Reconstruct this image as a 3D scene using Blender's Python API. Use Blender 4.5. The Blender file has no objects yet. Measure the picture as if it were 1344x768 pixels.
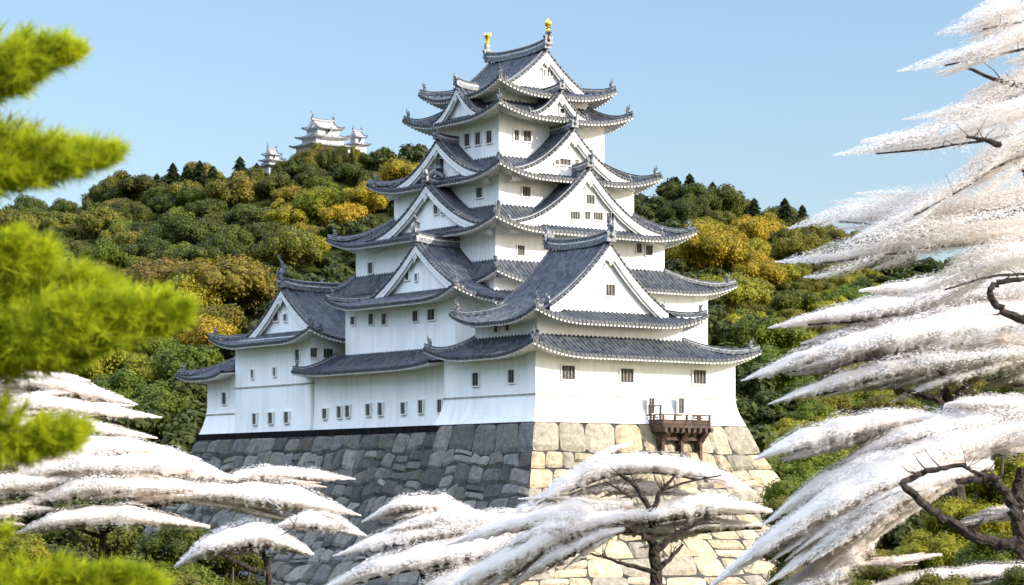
import bpy, math, random
import numpy as np

random.seed(7)
rng = np.random.default_rng(11)
SC = bpy.context.scene
COL = SC.collection
PI = math.pi

# ------------------------------------------------------------------ camera, sky, sun, exposure
F, HX, HY = 3200.0, 672.0, 650.0            # focal length and level horizon, in photograph pixels
cam_d = bpy.data.cameras.new("camera")
cam = bpy.data.objects.new("camera", cam_d)
COL.objects.link(cam)
cam.location = (0, 0, 0)
cam.rotation_euler = (PI / 2, 0, 0)
cam_d.sensor_width = 36.0
cam_d.lens = F / 1344 * 36.0
cam_d.shift_y = (HY - 384) / 1344
cam_d.clip_start = 0.5
cam_d.clip_end = 6000
cam_d.dof.use_dof = True
cam_d.dof.focus_distance = 185
cam_d.dof.aperture_fstop = 4.8
SC.camera = cam

SUN_H, SUN_EL = (0.92, -0.39), math.radians(24)
world = bpy.data.worlds.new("World")
SC.world = world
world.use_nodes = True
wn = world.node_tree
sky = wn.nodes.new("ShaderNodeTexSky")
sky.sky_type = 'NISHITA'
sky.sun_disc = False
sky.sun_elevation = SUN_EL
sky.sun_rotation = math.atan2(SUN_H[0], SUN_H[1])
sky.altitude = 100
sky.air_density = 1.0
sky.dust_density = 1.9
sky.ozone_density = 2.2
bg = wn.nodes["Background"]
bg.inputs["Strength"].default_value = 0.121
# bright clouds added out of view, overhead and behind, to lighten the shaded walls
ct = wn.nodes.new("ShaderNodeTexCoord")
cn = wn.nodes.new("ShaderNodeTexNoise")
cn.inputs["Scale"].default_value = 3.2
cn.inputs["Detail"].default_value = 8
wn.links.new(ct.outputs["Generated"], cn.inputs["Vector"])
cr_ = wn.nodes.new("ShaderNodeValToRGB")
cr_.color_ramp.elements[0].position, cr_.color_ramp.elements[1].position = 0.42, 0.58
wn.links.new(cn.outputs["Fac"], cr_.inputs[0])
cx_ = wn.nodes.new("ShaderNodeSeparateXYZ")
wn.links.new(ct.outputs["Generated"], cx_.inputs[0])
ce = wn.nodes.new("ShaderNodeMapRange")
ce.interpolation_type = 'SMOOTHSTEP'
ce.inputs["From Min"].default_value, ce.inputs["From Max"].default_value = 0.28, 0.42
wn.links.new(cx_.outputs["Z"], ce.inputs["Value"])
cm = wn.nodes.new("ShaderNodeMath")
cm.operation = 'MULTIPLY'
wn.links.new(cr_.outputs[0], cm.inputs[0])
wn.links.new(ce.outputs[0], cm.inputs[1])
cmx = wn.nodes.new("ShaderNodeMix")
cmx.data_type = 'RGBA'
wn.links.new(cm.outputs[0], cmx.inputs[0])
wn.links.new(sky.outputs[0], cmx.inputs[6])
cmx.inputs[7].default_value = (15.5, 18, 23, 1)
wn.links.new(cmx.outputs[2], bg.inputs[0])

sun_d = bpy.data.lights.new("sun", 'SUN')
sun_d.energy = 4.9
sun_d.angle = math.radians(0.5)
sun_d.color = (1.0, 0.92, 0.80)
sun = bpy.data.objects.new("sun", sun_d)
COL.objects.link(sun)
_h = math.hypot(*SUN_H)
sdir = (SUN_H[0] / _h * math.cos(SUN_EL), SUN_H[1] / _h * math.cos(SUN_EL), math.sin(SUN_EL))
import mathutils
sun.rotation_euler = mathutils.Vector(sdir).to_track_quat('Z', 'Y').to_euler()
sun.location = (60, -40, 80)

SC.view_settings.view_transform = 'Standard'
SC.view_settings.look = 'None'
SC.view_settings.exposure = 0.86
SC.view_settings.gamma = 1.0
SC.cycles.max_bounces = 8
SC.cycles.diffuse_bounces = 6
SC.cycles.transparent_max_bounces = 4
SC.cycles.use_denoising = True


# ------------------------------------------------------------------ materials
def mat_new(name):
    m = bpy.data.materials.new(name)
    m.use_nodes = True
    nt = m.node_tree
    return m, nt, nt.nodes["Principled BSDF"], nt.nodes["Material Output"]


def noise_mat(name, c1, c2, scale=1.0, rough=0.8, detail=5, bump=0.0, bump_scale=None, spec=0.3, pos=(0.35, 0.65), metallic=0.0):
    m, nt, b, out = mat_new(name)
    tc = nt.nodes.new("ShaderNodeTexCoord")
    n = nt.nodes.new("ShaderNodeTexNoise")
    n.inputs["Scale"].default_value = scale
    n.inputs["Detail"].default_value = detail
    nt.links.new(tc.outputs["Object"], n.inputs["Vector"])
    r = nt.nodes.new("ShaderNodeValToRGB")
    r.color_ramp.elements[0].position, r.color_ramp.elements[1].position = pos
    r.color_ramp.elements[0].color = (*c1, 1)
    r.color_ramp.elements[1].color = (*c2, 1)
    nt.links.new(n.outputs["Fac"], r.inputs[0])
    nt.links.new(r.outputs[0], b.inputs["Base Color"])
    b.inputs["Roughness"].default_value = rough
    b.inputs["Specular IOR Level"].default_value = spec
    b.inputs["Metallic"].default_value = metallic
    if bump:
        n2 = nt.nodes.new("ShaderNodeTexNoise")
        n2.inputs["Scale"].default_value = bump_scale or scale * 4
        n2.inputs["Detail"].default_value = 6
        nt.links.new(tc.outputs["Object"], n2.inputs["Vector"])
        bp = nt.nodes.new("ShaderNodeBump")
        bp.inputs["Strength"].default_value = bump
        bp.inputs["Distance"].default_value = 0.1
        nt.links.new(n2.outputs["Fac"], bp.inputs["Height"])
        nt.links.new(bp.outputs[0], b.inputs["Normal"])
    return m


def plaster_mat(name, c1, c2):
    """white lime plaster: broad mottling and faint vertical rain streaks"""
    m, nt, b, out = mat_new(name)
    tc = nt.nodes.new("ShaderNodeTexCoord")
    mp = nt.nodes.new("ShaderNodeMapping")
    mp.inputs["Scale"].default_value = (1.6, 1.6, 0.12)
    nt.links.new(tc.outputs["Object"], mp.inputs[0])
    n = nt.nodes.new("ShaderNodeTexNoise")
    n.inputs["Scale"].default_value = 1.2
    n.inputs["Detail"].default_value = 6
    nt.links.new(mp.outputs[0], n.inputs["Vector"])
    n2 = nt.nodes.new("ShaderNodeTexNoise")
    n2.inputs["Scale"].default_value = 0.35
    n2.inputs["Detail"].default_value = 5
    nt.links.new(tc.outputs["Object"], n2.inputs["Vector"])
    ad = nt.nodes.new("ShaderNodeMath")
    ad.operation = 'ADD'
    nt.links.new(n.outputs["Fac"], ad.inputs[0])
    nt.links.new(n2.outputs["Fac"], ad.inputs[1])
    r = nt.nodes.new("ShaderNodeValToRGB")
    r.color_ramp.elements[0].position, r.color_ramp.elements[1].position = 0.3, 0.55
    ml = nt.nodes.new("ShaderNodeMath")
    ml.operation = 'MULTIPLY'
    ml.inputs[1].default_value = 0.5
    nt.links.new(ad.outputs[0], ml.inputs[0])
    r.color_ramp.elements[0].color = (*c1, 1)
    r.color_ramp.elements[1].color = (*c2, 1)
    nt.links.new(ml.outputs[0], r.inputs[0])
    nt.links.new(r.outputs[0], b.inputs["Base Color"])
    b.inputs["Roughness"].default_value = 0.75
    b.inputs["Specular IOR Level"].default_value = 0.2
    return m


def tile_mat(name, c1, c2, rough=0.55):
    """fired grey roof tiles: UV v (metres down the slope) gives the courses"""
    m, nt, b, out = mat_new(name)
    uv = nt.nodes.new("ShaderNodeUVMap")
    tc = nt.nodes.new("ShaderNodeTexCoord")
    n = nt.nodes.new("ShaderNodeTexNoise")
    n.inputs["Scale"].default_value = 1.3
    n.inputs["Detail"].default_value = 8
    n.inputs["Roughness"].default_value = 0.7
    nt.links.new(tc.outputs["Object"], n.inputs["Vector"])
    br = nt.nodes.new("ShaderNodeTexBrick")
    br.offset = 0.0
    br.inputs["Scale"].default_value = 1.0
    br.inputs["Brick Width"].default_value = 0.42
    br.inputs["Row Height"].default_value = 0.36
    br.inputs["Mortar Size"].default_value = 0.02
    br.inputs["Color1"].default_value = (0, 0, 0, 1)
    br.inputs["Color2"].default_value = (1, 1, 1, 1)
    br.inputs["Mortar"].default_value = (0.15, 0.15, 0.15, 1)
    nt.links.new(uv.outputs[0], br.inputs["Vector"])
    mx = nt.nodes.new("ShaderNodeMix")
    mx.data_type = 'FLOAT'
    mx.inputs[0].default_value = 0.28
    nt.links.new(n.outputs["Fac"], mx.inputs[2])
    nt.links.new(br.outputs["Color"], mx.inputs[3])
    r = nt.nodes.new("ShaderNodeValToRGB")
    r.color_ramp.elements[0].position, r.color_ramp.elements[1].position = 0.2, 0.75
    r.color_ramp.elements[0].color = (*c1, 1)
    r.color_ramp.elements[1].color = (*c2, 1)
    nt.links.new(mx.outputs[0], r.inputs[0])
    nt.links.new(r.outputs[0], b.inputs["Base Color"])
    wv = nt.nodes.new("ShaderNodeTexWave")
    wv.bands_direction = 'Y'
    wv.wave_profile = 'SAW'
    wv.inputs["Scale"].default_value = 2 * PI / 20 / 0.36 * 1.0
    nt.links.new(uv.outputs[0], wv.inputs["Vector"])
    bp = nt.nodes.new("ShaderNodeBump")
    bp.inputs["Strength"].default_value = 0.5
    bp.inputs["Distance"].default_value = 0.05
    nt.links.new(wv.outputs["Fac"], bp.inputs["Height"])
    nt.links.new(bp.outputs[0], b.inputs["Normal"])
    b.inputs["Roughness"].default_value = rough
    b.inputs["Specular IOR Level"].default_value = 0.2
    return m


def leaf_mat(name, c1=None, c2=None, scale=0.6, transl=0.25, by_object=False, rough=0.6, spec=0.15):
    m, nt, b, out = mat_new(name)
    geo = nt.nodes.new("ShaderNodeNewGeometry")
    n = nt.nodes.new("ShaderNodeTexNoise")
    n.inputs["Scale"].default_value = scale
    n.inputs["Detail"].default_value = 7
    n.inputs["Roughness"].default_value = 0.7
    nt.links.new(geo.outputs["Position"], n.inputs["Vector"])
    r = nt.nodes.new("ShaderNodeValToRGB")
    r.color_ramp.elements[0].position, r.color_ramp.elements[1].position = 0.33, 0.68
    if by_object:
        oi = nt.nodes.new("ShaderNodeObjectInfo")
        r.color_ramp.elements[0].color = (0.62, 0.68, 0.66, 1)
        r.color_ramp.elements[1].color = (1.3, 1.22, 1.0, 1)
        mx = nt.nodes.new("ShaderNodeMix")
        mx.data_type = 'RGBA'
        mx.blend_type = 'MULTIPLY'
        mx.inputs[0].default_value = 1
        nt.links.new(oi.outputs["Color"], mx.inputs[6])
        nt.links.new(r.outputs[0], mx.inputs[7])
        csock = mx.outputs[2]
    else:
        r.color_ramp.elements[0].color = (*c1, 1)
        r.color_ramp.elements[1].color = (*c2, 1)
        csock = r.outputs[0]
    nt.links.new(n.outputs["Fac"], r.inputs[0])
    nt.links.new(csock, b.inputs["Base Color"])
    b.inputs["Roughness"].default_value = rough
    b.inputs["Specular IOR Level"].default_value = spec
    tr = nt.nodes.new("ShaderNodeBsdfTranslucent")
    nt.links.new(csock, tr.inputs["Color"])
    ms = nt.nodes.new("ShaderNodeMixShader")
    ms.inputs[0].default_value = transl
    nt.links.new(b.outputs[0], ms.inputs[1])
    nt.links.new(tr.outputs[0], ms.inputs[2])
    nt.links.new(ms.outputs[0], out.inputs["Surface"])
    return m


def stone_mat(name):
    m, nt, b, out = mat_new(name)
    at = nt.nodes.new("ShaderNodeVertexColor")
    at.layer_name = "stone_colour"
    tc = nt.nodes.new("ShaderNodeTexCoord")
    n = nt.nodes.new("ShaderNodeTexNoise")
    n.inputs["Scale"].default_value = 2.2
    n.inputs["Detail"].default_value = 9
    n.inputs["Roughness"].default_value = 0.72
    nt.links.new(tc.outputs["Object"], n.inputs["Vector"])
    r = nt.nodes.new("ShaderNodeValToRGB")
    r.color_ramp.elements[0].position, r.color_ramp.elements[1].position = 0.3, 0.62
    r.color_ramp.elements[0].color = (0.42, 0.41, 0.39, 1)
    r.color_ramp.elements[1].color = (1.1, 1.08, 1.02, 1)
    nt.links.new(n.outputs["Fac"], r.inputs[0])
    mx = nt.nodes.new("ShaderNodeMix")
    mx.data_type = 'RGBA'
    mx.blend_type = 'MULTIPLY'
    mx.inputs[0].default_value = 1
    nt.links.new(at.outputs[0], mx.inputs[6])
    nt.links.new(r.outputs[0], mx.inputs[7])
    nt.links.new(mx.outputs[2], b.inputs["Base Color"])
    n2 = nt.nodes.new("ShaderNodeTexNoise")
    n2.inputs["Scale"].default_value = 3.5
    n2.inputs["Detail"].default_value = 8
    nt.links.new(tc.outputs["Object"], n2.inputs["Vector"])
    bp = nt.nodes.new("ShaderNodeBump")
    bp.inputs["Strength"].default_value = 0.7
    bp.inputs["Distance"].default_value = 0.12
    nt.links.new(n2.outputs["Fac"], bp.inputs["Height"])
    nt.links.new(bp.outputs[0], b.inputs["Normal"])
    b.inputs["Roughness"].default_value = 0.85
    b.inputs["Specular IOR Level"].default_value = 0.25
    return m


M = {}
M['plaster'] = plaster_mat("white_plaster", (0.70, 0.695, 0.67), (0.86, 0.855, 0.84))
M['trim'] = noise_mat("plaster_trim", (0.66, 0.65, 0.63), (0.79, 0.78, 0.75), 2.0, 0.75)
M['tile'] = tile_mat("roof_tile", (0.004, 0.012, 0.030), (0.116, 0.121, 0.127))
M['ridge'] = noise_mat("ridge_tile", (0.035, 0.04, 0.05), (0.19, 0.195, 0.205), 5.0, 0.5, spec=0.5)
M['edge'] = noise_mat("eave_tile_ends", (0.02, 0.023, 0.03), (0.075, 0.078, 0.085), 4.0, 0.5, spec=0.4)
M['mortar_line'] = noise_mat("ridge_mortar", (0.35, 0.35, 0.34), (0.6, 0.59, 0.56), 3.0)
M['pane'] = noise_mat("window_shutter_dark", (0.018, 0.016, 0.014), (0.05, 0.045, 0.04), 3.0, 0.5)
M['bar'] = noise_mat("window_bars", (0.10, 0.09, 0.08), (0.19, 0.175, 0.155), 4.0, 0.7)
M['plinth'] = noise_mat("dark_sill_beam", (0.006, 0.006, 0.007), (0.016, 0.015, 0.014), 2.0, 0.9, spec=0.03)
M['string'] = noise_mat("string_course", (0.28, 0.26, 0.23), (0.45, 0.43, 0.4), 2.0)
M['stone'] = stone_mat("granite_blocks")
M['joint'] = noise_mat("stone_joint", (0.018, 0.017, 0.015), (0.06, 0.054, 0.045), 1.5, 0.95)
M['wood'] = noise_mat("weathered_wood", (0.022, 0.014, 0.010), (0.085, 0.05, 0.034), 3.0, 0.7, bump=0.3)
M['gold'] = noise_mat("gilded_metal", (0.75, 0.44, 0.04), (0.9, 0.58, 0.08), 3.0, 0.35, metallic=0.75)
M['bronze'] = noise_mat("dark_ornament", (0.03, 0.035, 0.045), (0.2, 0.21, 0.22), 6.0, 0.5, spec=0.5)
M['bark'] = noise_mat("bark", (0.018, 0.012, 0.009), (0.075, 0.052, 0.04), 9.0, 0.9, bump=0.8)
M['bark_far'] = noise_mat("bark_far", (0.05, 0.04, 0.03), (0.12, 0.095, 0.07), 2.0, 0.9)
M['blossom'] = leaf_mat("white_blossom", (0.84, 0.775, 0.715), (0.91, 0.87, 0.83), 0.9, 0.48, spec=0.0)
M['leaf'] = leaf_mat("tree_leaves", by_object=True, transl=0.22, scale=0.35)
M['needle'] = leaf_mat("pine_needles", (0.15, 0.22, 0.008), (0.58, 0.60, 0.022), 6.0, 0.5)
M['ground'] = noise_mat("forest_floor", (0.02, 0.027, 0.008), (0.045, 0.05, 0.014), 0.15, 1.0, spec=0.0)
M['plaster_far'] = noise_mat("far_plaster_hazed", (0.38, 0.39, 0.41), (0.50, 0.50, 0.51), 0.5)  # greyed down: distance haze is put into the wall colour
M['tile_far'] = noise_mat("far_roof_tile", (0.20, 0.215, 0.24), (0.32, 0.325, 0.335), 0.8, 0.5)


# ------------------------------------------------------------------ mesh helpers
class MB:
    """collects faces with materials and uvs, builds ONE mesh object"""

    def __init__(self):
        self.v, self.uv, self.f, self.fm, self.mats = [], [], [], [], []

    def mi(self, m):
        if m not in self.mats:
            self.mats.append(m)
        return self.mats.index(m)

    def add(self, vs, fs, m, uv=None):
        o = len(self.v)
        self.v.extend([tuple(map(float, p)) for p in vs])
        self.uv.extend(uv if uv is not None else [(0, 0)] * len(vs))
        k = self.mi(m)
        for f in fs:
            self.f.append(tuple(i + o for i in f))
            self.fm.append(k)

    def grid(self, P, m, uv=None):
        P = np.asarray(P, float)
        r, c = P.shape[:2]
        fs = [(i * c + j, i * c + j + 1, (i + 1) * c + j + 1, (i + 1) * c + j) for i in range(r - 1) for j in range(c - 1)]
        self.add(P.reshape(-1, 3), fs, m, None if uv is None else [tuple(q) for q in np.asarray(uv, float).reshape(-1, 2)])

    def hexa(self, p, m):
        """8 corners: bottom ring 0-3, top ring 4-7"""
        self.add(p, [(0, 3, 2, 1), (4, 5, 6, 7), (0, 1, 5, 4), (1, 2, 6, 5), (2, 3, 7, 6), (3, 0, 4, 7)], m)

    def box(self, lo, hi, m):
        x0, y0, z0 = lo
        x1, y1, z1 = hi
        self.hexa([(x0, y0, z0), (x1, y0, z0), (x1, y1, z0), (x0, y1, z0), (x0, y0, z1), (x1, y0, z1), (x1, y1, z1), (x0, y1, z1)], m)

    def beam(self, a, b, w, h, m):
        a, b = np.array(a, float), np.array(b, float)
        d = b - a
        d /= np.linalg.norm(d)
        s = np.cross(d, (0, 0, 1))
        if np.linalg.norm(s) < 1e-3:
            s = np.array((1.0, 0, 0))
        s = s / np.linalg.norm(s)
        t = np.cross(s, d)
        s, t = s * w / 2, t * h / 2
        self.hexa([a - s - t, a + s - t, b + s - t, b - s - t, a - s + t, a + s + t, b + s + t, b - s + t], m)

    def tube(self, pts, rad, m, n=7, cap=True, wob=0.0):
        pts = [np.array(p, float) for p in pts]
        rings = []
        for i, p in enumerate(pts):
            d = pts[min(i + 1, len(pts) - 1)] - pts[max(i - 1, 0)]
            d /= max(np.linalg.norm(d), 1e-9)
            s = np.cross(d, (0.13, 0.31, 1.0))
            s /= max(np.linalg.norm(s), 1e-9)
            t = np.cross(s, d)
            r = rad[i] if hasattr(rad, '__len__') else rad
            rings.append([p + r * (1 + wob * random.uniform(-1, 1)) * (math.cos(2 * PI * k / n) * s + math.sin(2 * PI * k / n) * t) for k in range(n)])
        vs = [q for rg in rings for q in rg]
        fs = [(i * n + k, i * n + (k + 1) % n, (i + 1) * n + (k + 1) % n, (i + 1) * n + k) for i in range(len(pts) - 1) for k in range(n)]
        if cap:
            fs += [tuple(range(n - 1, -1, -1)), tuple((len(pts) - 1) * n + k for k in range(n))]
        self.add(vs, fs, m)

    def ball(self, c, r, m, n=8, sz=(1, 1, 1)):
        vs, fs = [], []
        for i in range(n + 1):
            for k in range(n):
                a, b = PI * i / n, 2 * PI * k / n
                vs.append((c[0] + r * sz[0] * math.sin(a) * math.cos(b), c[1] + r * sz[1] * math.sin(a) * math.sin(b), c[2] + r * sz[2] * math.cos(a)))
        fs = [(i * n + k, (i + 1) * n + k, (i + 1) * n + (k + 1) % n, i * n + (k + 1) % n) for i in range(n) for k in range(n)]
        self.add(vs, fs, m)

    def build(self, name, parent=None, base=(0, 0, 0), smooth=False, colors=None):
        me = bpy.data.meshes.new(name)
        bx, by, bz = base
        me.from_pydata([(x - bx, y - by, z - bz) for x, y, z in self.v], [], self.f)
        for m in self.mats:
            me.materials.append(M[m])
        me.polygons.foreach_set("material_index", self.fm)
        if any(u != (0, 0) for u in self.uv):
            l = me.uv_layers.new(name="UVMap")
            idx = np.zeros(len(me.loops), np.int32)
            me.loops.foreach_get("vertex_index", idx)
            l.data.foreach_set("uv", np.asarray(self.uv, np.float32)[idx].ravel())
        if colors is not None:
            ca = me.color_attributes.new("stone_colour", 'FLOAT_COLOR', 'POINT')
            ca.data.foreach_set("color", np.asarray(colors, np.float32).ravel())
        if smooth:
            me.polygons.foreach_set("use_smooth", [True] * len(me.polygons))
        me.update()
        o = bpy.data.objects.new(name, me)
        COL.objects.link(o)
        if parent is not None:
            o.parent = parent
        return o


def np_mesh(name, V, quads, mat, parent=None, smooth=False):
    me = bpy.data.meshes.new(name)
    V = np.asarray(V, np.float32)
    Q = np.asarray(quads, np.int32)
    k = Q.shape[1]
    me.vertices.add(len(V))
    me.vertices.foreach_set("co", V.ravel())
    me.loops.add(Q.size)
    me.loops.foreach_set("vertex_index", Q.ravel())
    me.polygons.add(len(Q))
    me.polygons.foreach_set("loop_start", np.arange(0, Q.size, k, dtype=np.int32))
    me.materials.append(M[mat])
    if smooth:
        me.polygons.foreach_set("use_smooth", np.ones(len(Q), bool))
    me.update(calc_edges=True)
    o = bpy.data.objects.new(name, me)
    COL.objects.link(o)
    if parent is not None:
        o.parent = parent
    return o


def tag(o, label=None, cat=None, group=None, kind=None):
    if label:
        o["label"] = label
    if cat:
        o["category"] = cat
    if group:
        o["group"] = group
    if kind:
        o["kind"] = kind
    return o


def empty(name, loc, rz=0.0):
    o = bpy.data.objects.new(name, None)
    o.empty_display_size = 0.5
    COL.objects.link(o)
    o.location = loc
    o.rotation_euler = (0, 0, rz)
    return o


def at(px, py, Y):
    return np.array(((px - HX) / F * Y, Y, (HY - py) / F * Y))


def unit(a):
    n = np.linalg.norm(a, axis=-1, keepdims=True)
    return a / np.maximum(n, 1e-9)


# ------------------------------------------------------------------ ground
_cx = [-900, -300, 0, 100, 200, 330, 400, 460, 540, 620, 700, 780, 830, 905, 970, 1060, 1110, 1200, 1344, 1600, 2200]
_cy = [376, 318, 268, 250, 228, 217, 196, 190, 186, 190, 203, 224, 242, 240, 260, 280, 298, 324, 346, 396, 466]


def crest(X):
    px = X / 520 * F + HX
    return (HY - np.interp(px, _cx, _cy)) / F * 520 - 5.5


def sstep(a, b, x):
    t = np.clip((x - a) / (b - a), 0, 1)
    return t * t * (3 - 2 * t)


def ground_z(X, Y):
    X, Y = np.asarray(X, float), np.asarray(Y, float)
    low = -2.5 - 6.5 * sstep(25, 150, Y)
    q = np.clip((Y - 238) / 282, 0, 1)
    c = crest(X * 520 / np.maximum(Y, 240))
    rise = (c + 9) * (0.82 * q + 0.18 * q * q * (3 - 2 * q))
    back = 45 * sstep(540, 900, Y)
    bumps = 1.2 * np.sin(X * 0.05 + 1.3) * np.sin(Y * 0.043) * sstep(240, 300, Y)
    return low + rise - back * np.clip((c + 9) / 60, 0, 1) + bumps


gx = np.concatenate([np.linspace(-3000, -340, 12), np.linspace(-320, 320, 129), np.linspace(340, 3000, 12)])
gy = np.concatenate([np.linspace(-300, -10, 8), np.linspace(0, 700, 141), np.linspace(720, 5000, 20)])
GX, GY = np.meshgrid(gx, gy)
GZ = ground_z(GX, GY)
nr, nc = GX.shape
gi = np.arange(nr * nc).reshape(nr, nc)
gq = np.stack([gi[:-1, :-1], gi[:-1, 1:], gi[1:, 1:], gi[1:, :-1]], -1).reshape(-1, 4)
g = np_mesh("ground", np.stack([GX, GY, GZ], -1).reshape(-1, 3), gq, 'ground', smooth=True)
tag(g, kind="structure")

# ------------------------------------------------------------------ castle frame
TH = math.atan2(0.6, 0.8)
CX, CY = 1.744, 180.0                        # world place of the lower front corner


def cw(u, v, z=0.0):
    return np.array((CX + .8 * u - .6 * v, CY + .6 * u + .8 * v, z))


def solve_u(px, v):
    r = (px - HX) / F
    return (r * (CY + .8 * v) - CX + .6 * v) / (.8 - .6 * r)


def solve_v(px, u):
    r = (px - HX) / F
    return (CX + .8 * u - r * (CY + .6 * u)) / (.6 + .8 * r)


def z_at(py, u, v):
    return (HY - py) / F * (CY + .6 * u + .8 * v)


# side frames: along coordinate x and outward distance w -> (u, v)
SIDE = {'R': lambda x, w: (x, -w), 'L': lambda x, w: (-w, x), 'E': lambda x, w: (w, x), 'B': lambda x, w: (x, w)}


def side_of(rect, s):
    u0, v0, u1, v1 = rect
    return {'R': (u0, u1, -v0), 'L': (v0, v1, -u0), 'E': (v0, v1, u1), 'B': (u0, u1, v1)}[s]


class Castle:
    """a thing of the castle: Empty at its base, parts built in castle coordinates"""

    def __init__(self, name, base, label, cat, group=None, origin=None, scale=1.0):
        self.base = base
        self.root = empty(name, cw(*base) if origin is None else origin, TH)
        self.root.scale = (scale,) * 3
        tag(self.root, label, cat, group)

    def part(self, mb, name, parent=None, smooth=False, label=None):
        o = mb.build(name, parent or self.root, self.base, smooth)
        if label:
            o["label"] = label
        return o


RIB = 0.42


def rib_cols(x0, x1, coarse=False):
    if coarse:
        return np.linspace(x0, x1, max(6, int((x1 - x0) / 0.8))), None
    n = max(1, int(round((x1 - x0) / RIB)))
    xs, hs = [], []
    prof = [(0.0, 0.0), (0.18, 0.0), (0.30, 0.07), (0.5, 0.11), (0.70, 0.07), (0.82, 0.0)]
    p = (x1 - x0) / n
    for k in range(n):
        for a, h in prof:
            xs.append(x0 + (k + a) * p)
            hs.append(h)
    xs.append(x1)
    hs.append(0.0)
    return np.array(xs), np.array(hs)


def eave_trim(mb, mbe, S, xs_range, wo, zedge, wi, hip, coarse=False, drop=0.0):
    """tile-end strip in mb, white scalloped rafters and soffit in mbe; zedge(x) is the eave height"""
    x0, x1 = xs_range
    xs = np.linspace(x0, x1, max(8, int((x1 - x0) / 0.5)))
    th = 0.19
    top = [(*S(x, wo + .02), zedge(x) + .07) for x in xs]
    bot = [(*S(x, wo + .02), zedge(x) - th + .02) for x in xs]
    mb.grid([top, bot], 'edge')
    mb.grid([top, [(*S(x, wo - .3), zedge(x) + .1) for x in xs]], 'edge')
    if not coarse:                                                     # round tile ends
        n = max(2, int((x1 - x0) / RIB))
        for k in range(n):
            x = x0 + (k + .5) * (x1 - x0) / n
            z = zedge(x) + .02
            ring = [(*S(x + .105 * math.cos(a), wo + .07), z + .105 * math.sin(a)) for a in np.linspace(0, 2 * PI, 7)[:-1]]
            back = [(*S(x + .105 * math.cos(a), wo - .1), z + .105 * math.sin(a)) for a in np.linspace(0, 2 * PI, 7)[:-1]]
            mb.add(ring + back, [tuple(range(6))] + [(i, (i + 1) % 6, 6 + (i + 1) % 6, 6 + i) for i in range(6)], 'edge')
    # soffit with rafter teeth
    pitch = 0.36
    n = max(2, int((x1 - x0) / pitch))
    cols = []
    for k in range(n):
        for a, h in ((0, 0), (.22, 0), (.3, 1), (.8, 1), (.88, 0)):
            cols.append((x0 + (k + a) * (x1 - x0) / n, h))
    cols.append((x1, 0))
    if coarse:
        cols = [(x, 0) for x in xs]
    rows = []
    for fr in (0, .12, .5, 1.0):
        row = []
        for x, h in cols:
            # wm: how far in this column runs (to the hip or the wall)
            wend = hip(x)
            w = wo - .05 - (wo - .05 - wend) * fr
            z = zedge(x) - th - .11 * h * (1 - .3 * fr) + 0.22 * (wo - w) * .5 - drop
            row.append((*S(x, w), z))
        rows.append(row)
    mbe.grid(rows, 'trim')
    mbe.grid([[(*S(x, wo), zedge(x) - th + .04) for x, h in cols], rows[0]], 'trim')


def ridge_sweep(mb, pts, w=0.34, h=0.42, cap=True):
    """stacked ridge tiles: dark body, pale mortar line, round cap tiles"""
    pts = [np.array(p, float) for p in pts]
    n = len(pts)
    S = []
    for i in range(n):
        d = pts[min(i + 1, n - 1)] - pts[max(i - 1, 0)]
        d[2] = 0
        d /= max(np.linalg.norm(d), 1e-9)
        S.append(np.array((-d[1], d[0], 0)))
    up = np.array((0, 0, 1.0))

    def strip(w0, z0, w1, z1, m):
        for sg in (-1, 1):
            mb.grid([[p + s * sg * w0 / 2 + up * z0 for p, s in zip(pts, S)], [p + s * sg * w1 / 2 + up * z1 for p, s in zip(pts, S)]], m)
    strip(w * 1.1, -.15, w * 1.1, h * .35, 'ridge')
    strip(w * 1.14, h * .35, w * 1.14, h * .5, 'mortar_line')
    strip(w, h * .5, w, h * .8, 'ridge')
    prof = [(-.62, h * .8), (-.45, h * .97), (0, h * 1.06), (.45, h * .97), (.62, h * .8)]
    mb.grid([[p + s * a * w + up * z for p, s in zip(pts, S)] for a, z in prof], 'edge')
    for i in (0, n - 1):
        p, s = pts[i], S[i]
        mb.add([p - s * w * .55 - up * .15, p + s * w * .55 - up * .15, p + s * w * .55 + up * h, p - s * w * .55 + up * h], [(0, 1, 2, 3)], 'ridge')


def ornament(mb, p, d, s=1.0, m='bronze'):
    """ridge-end demon tile: shouldered plate with horns and an upcurled fin"""
    p = np.array(p, float)
    d = np.array((d[0], d[1], 0.0))
    d /= max(np.linalg.norm(d), 1e-9)
    q = np.array((-d[1], d[0], 0))
    up = np.array((0, 0, 1.0))
    prof = [(-.5, -.1), (-.42, .35), (-.55, .55), (-.28, .62), (-.16, .95), (0, .82), (.16, .95), (.28, .62), (.55, .55), (.42, .35), (.5, -.1)]
    for off in (0.0,):
        a = [p + q * x * s * .8 + up * z * s + d * .12 * s for x, z in prof]
        b = [p + q * x * s * .8 + up * z * s - d * .12 * s for x, z in prof]
        n = len(prof)
        mb.add(a + b, [tuple(range(n)), tuple(range(2 * n - 1, n - 1, -1))] + [(i, n + i, n + (i + 1) % n, (i + 1) % n) for i in range(n)], m)
    mb.ball(p + up * .3 * s + d * .12 * s, .2 * s, m, 6)
    mb.tube([p + d * .1 * s + up * .5 * s, p + d * .3 * s + up * .85 * s, p + d * .28 * s + up * 1.15 * s, p + d * .12 * s + up * 1.35 * s], [.1 * s, .11 * s, .07 * s, .02 * s], m, 5)


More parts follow.
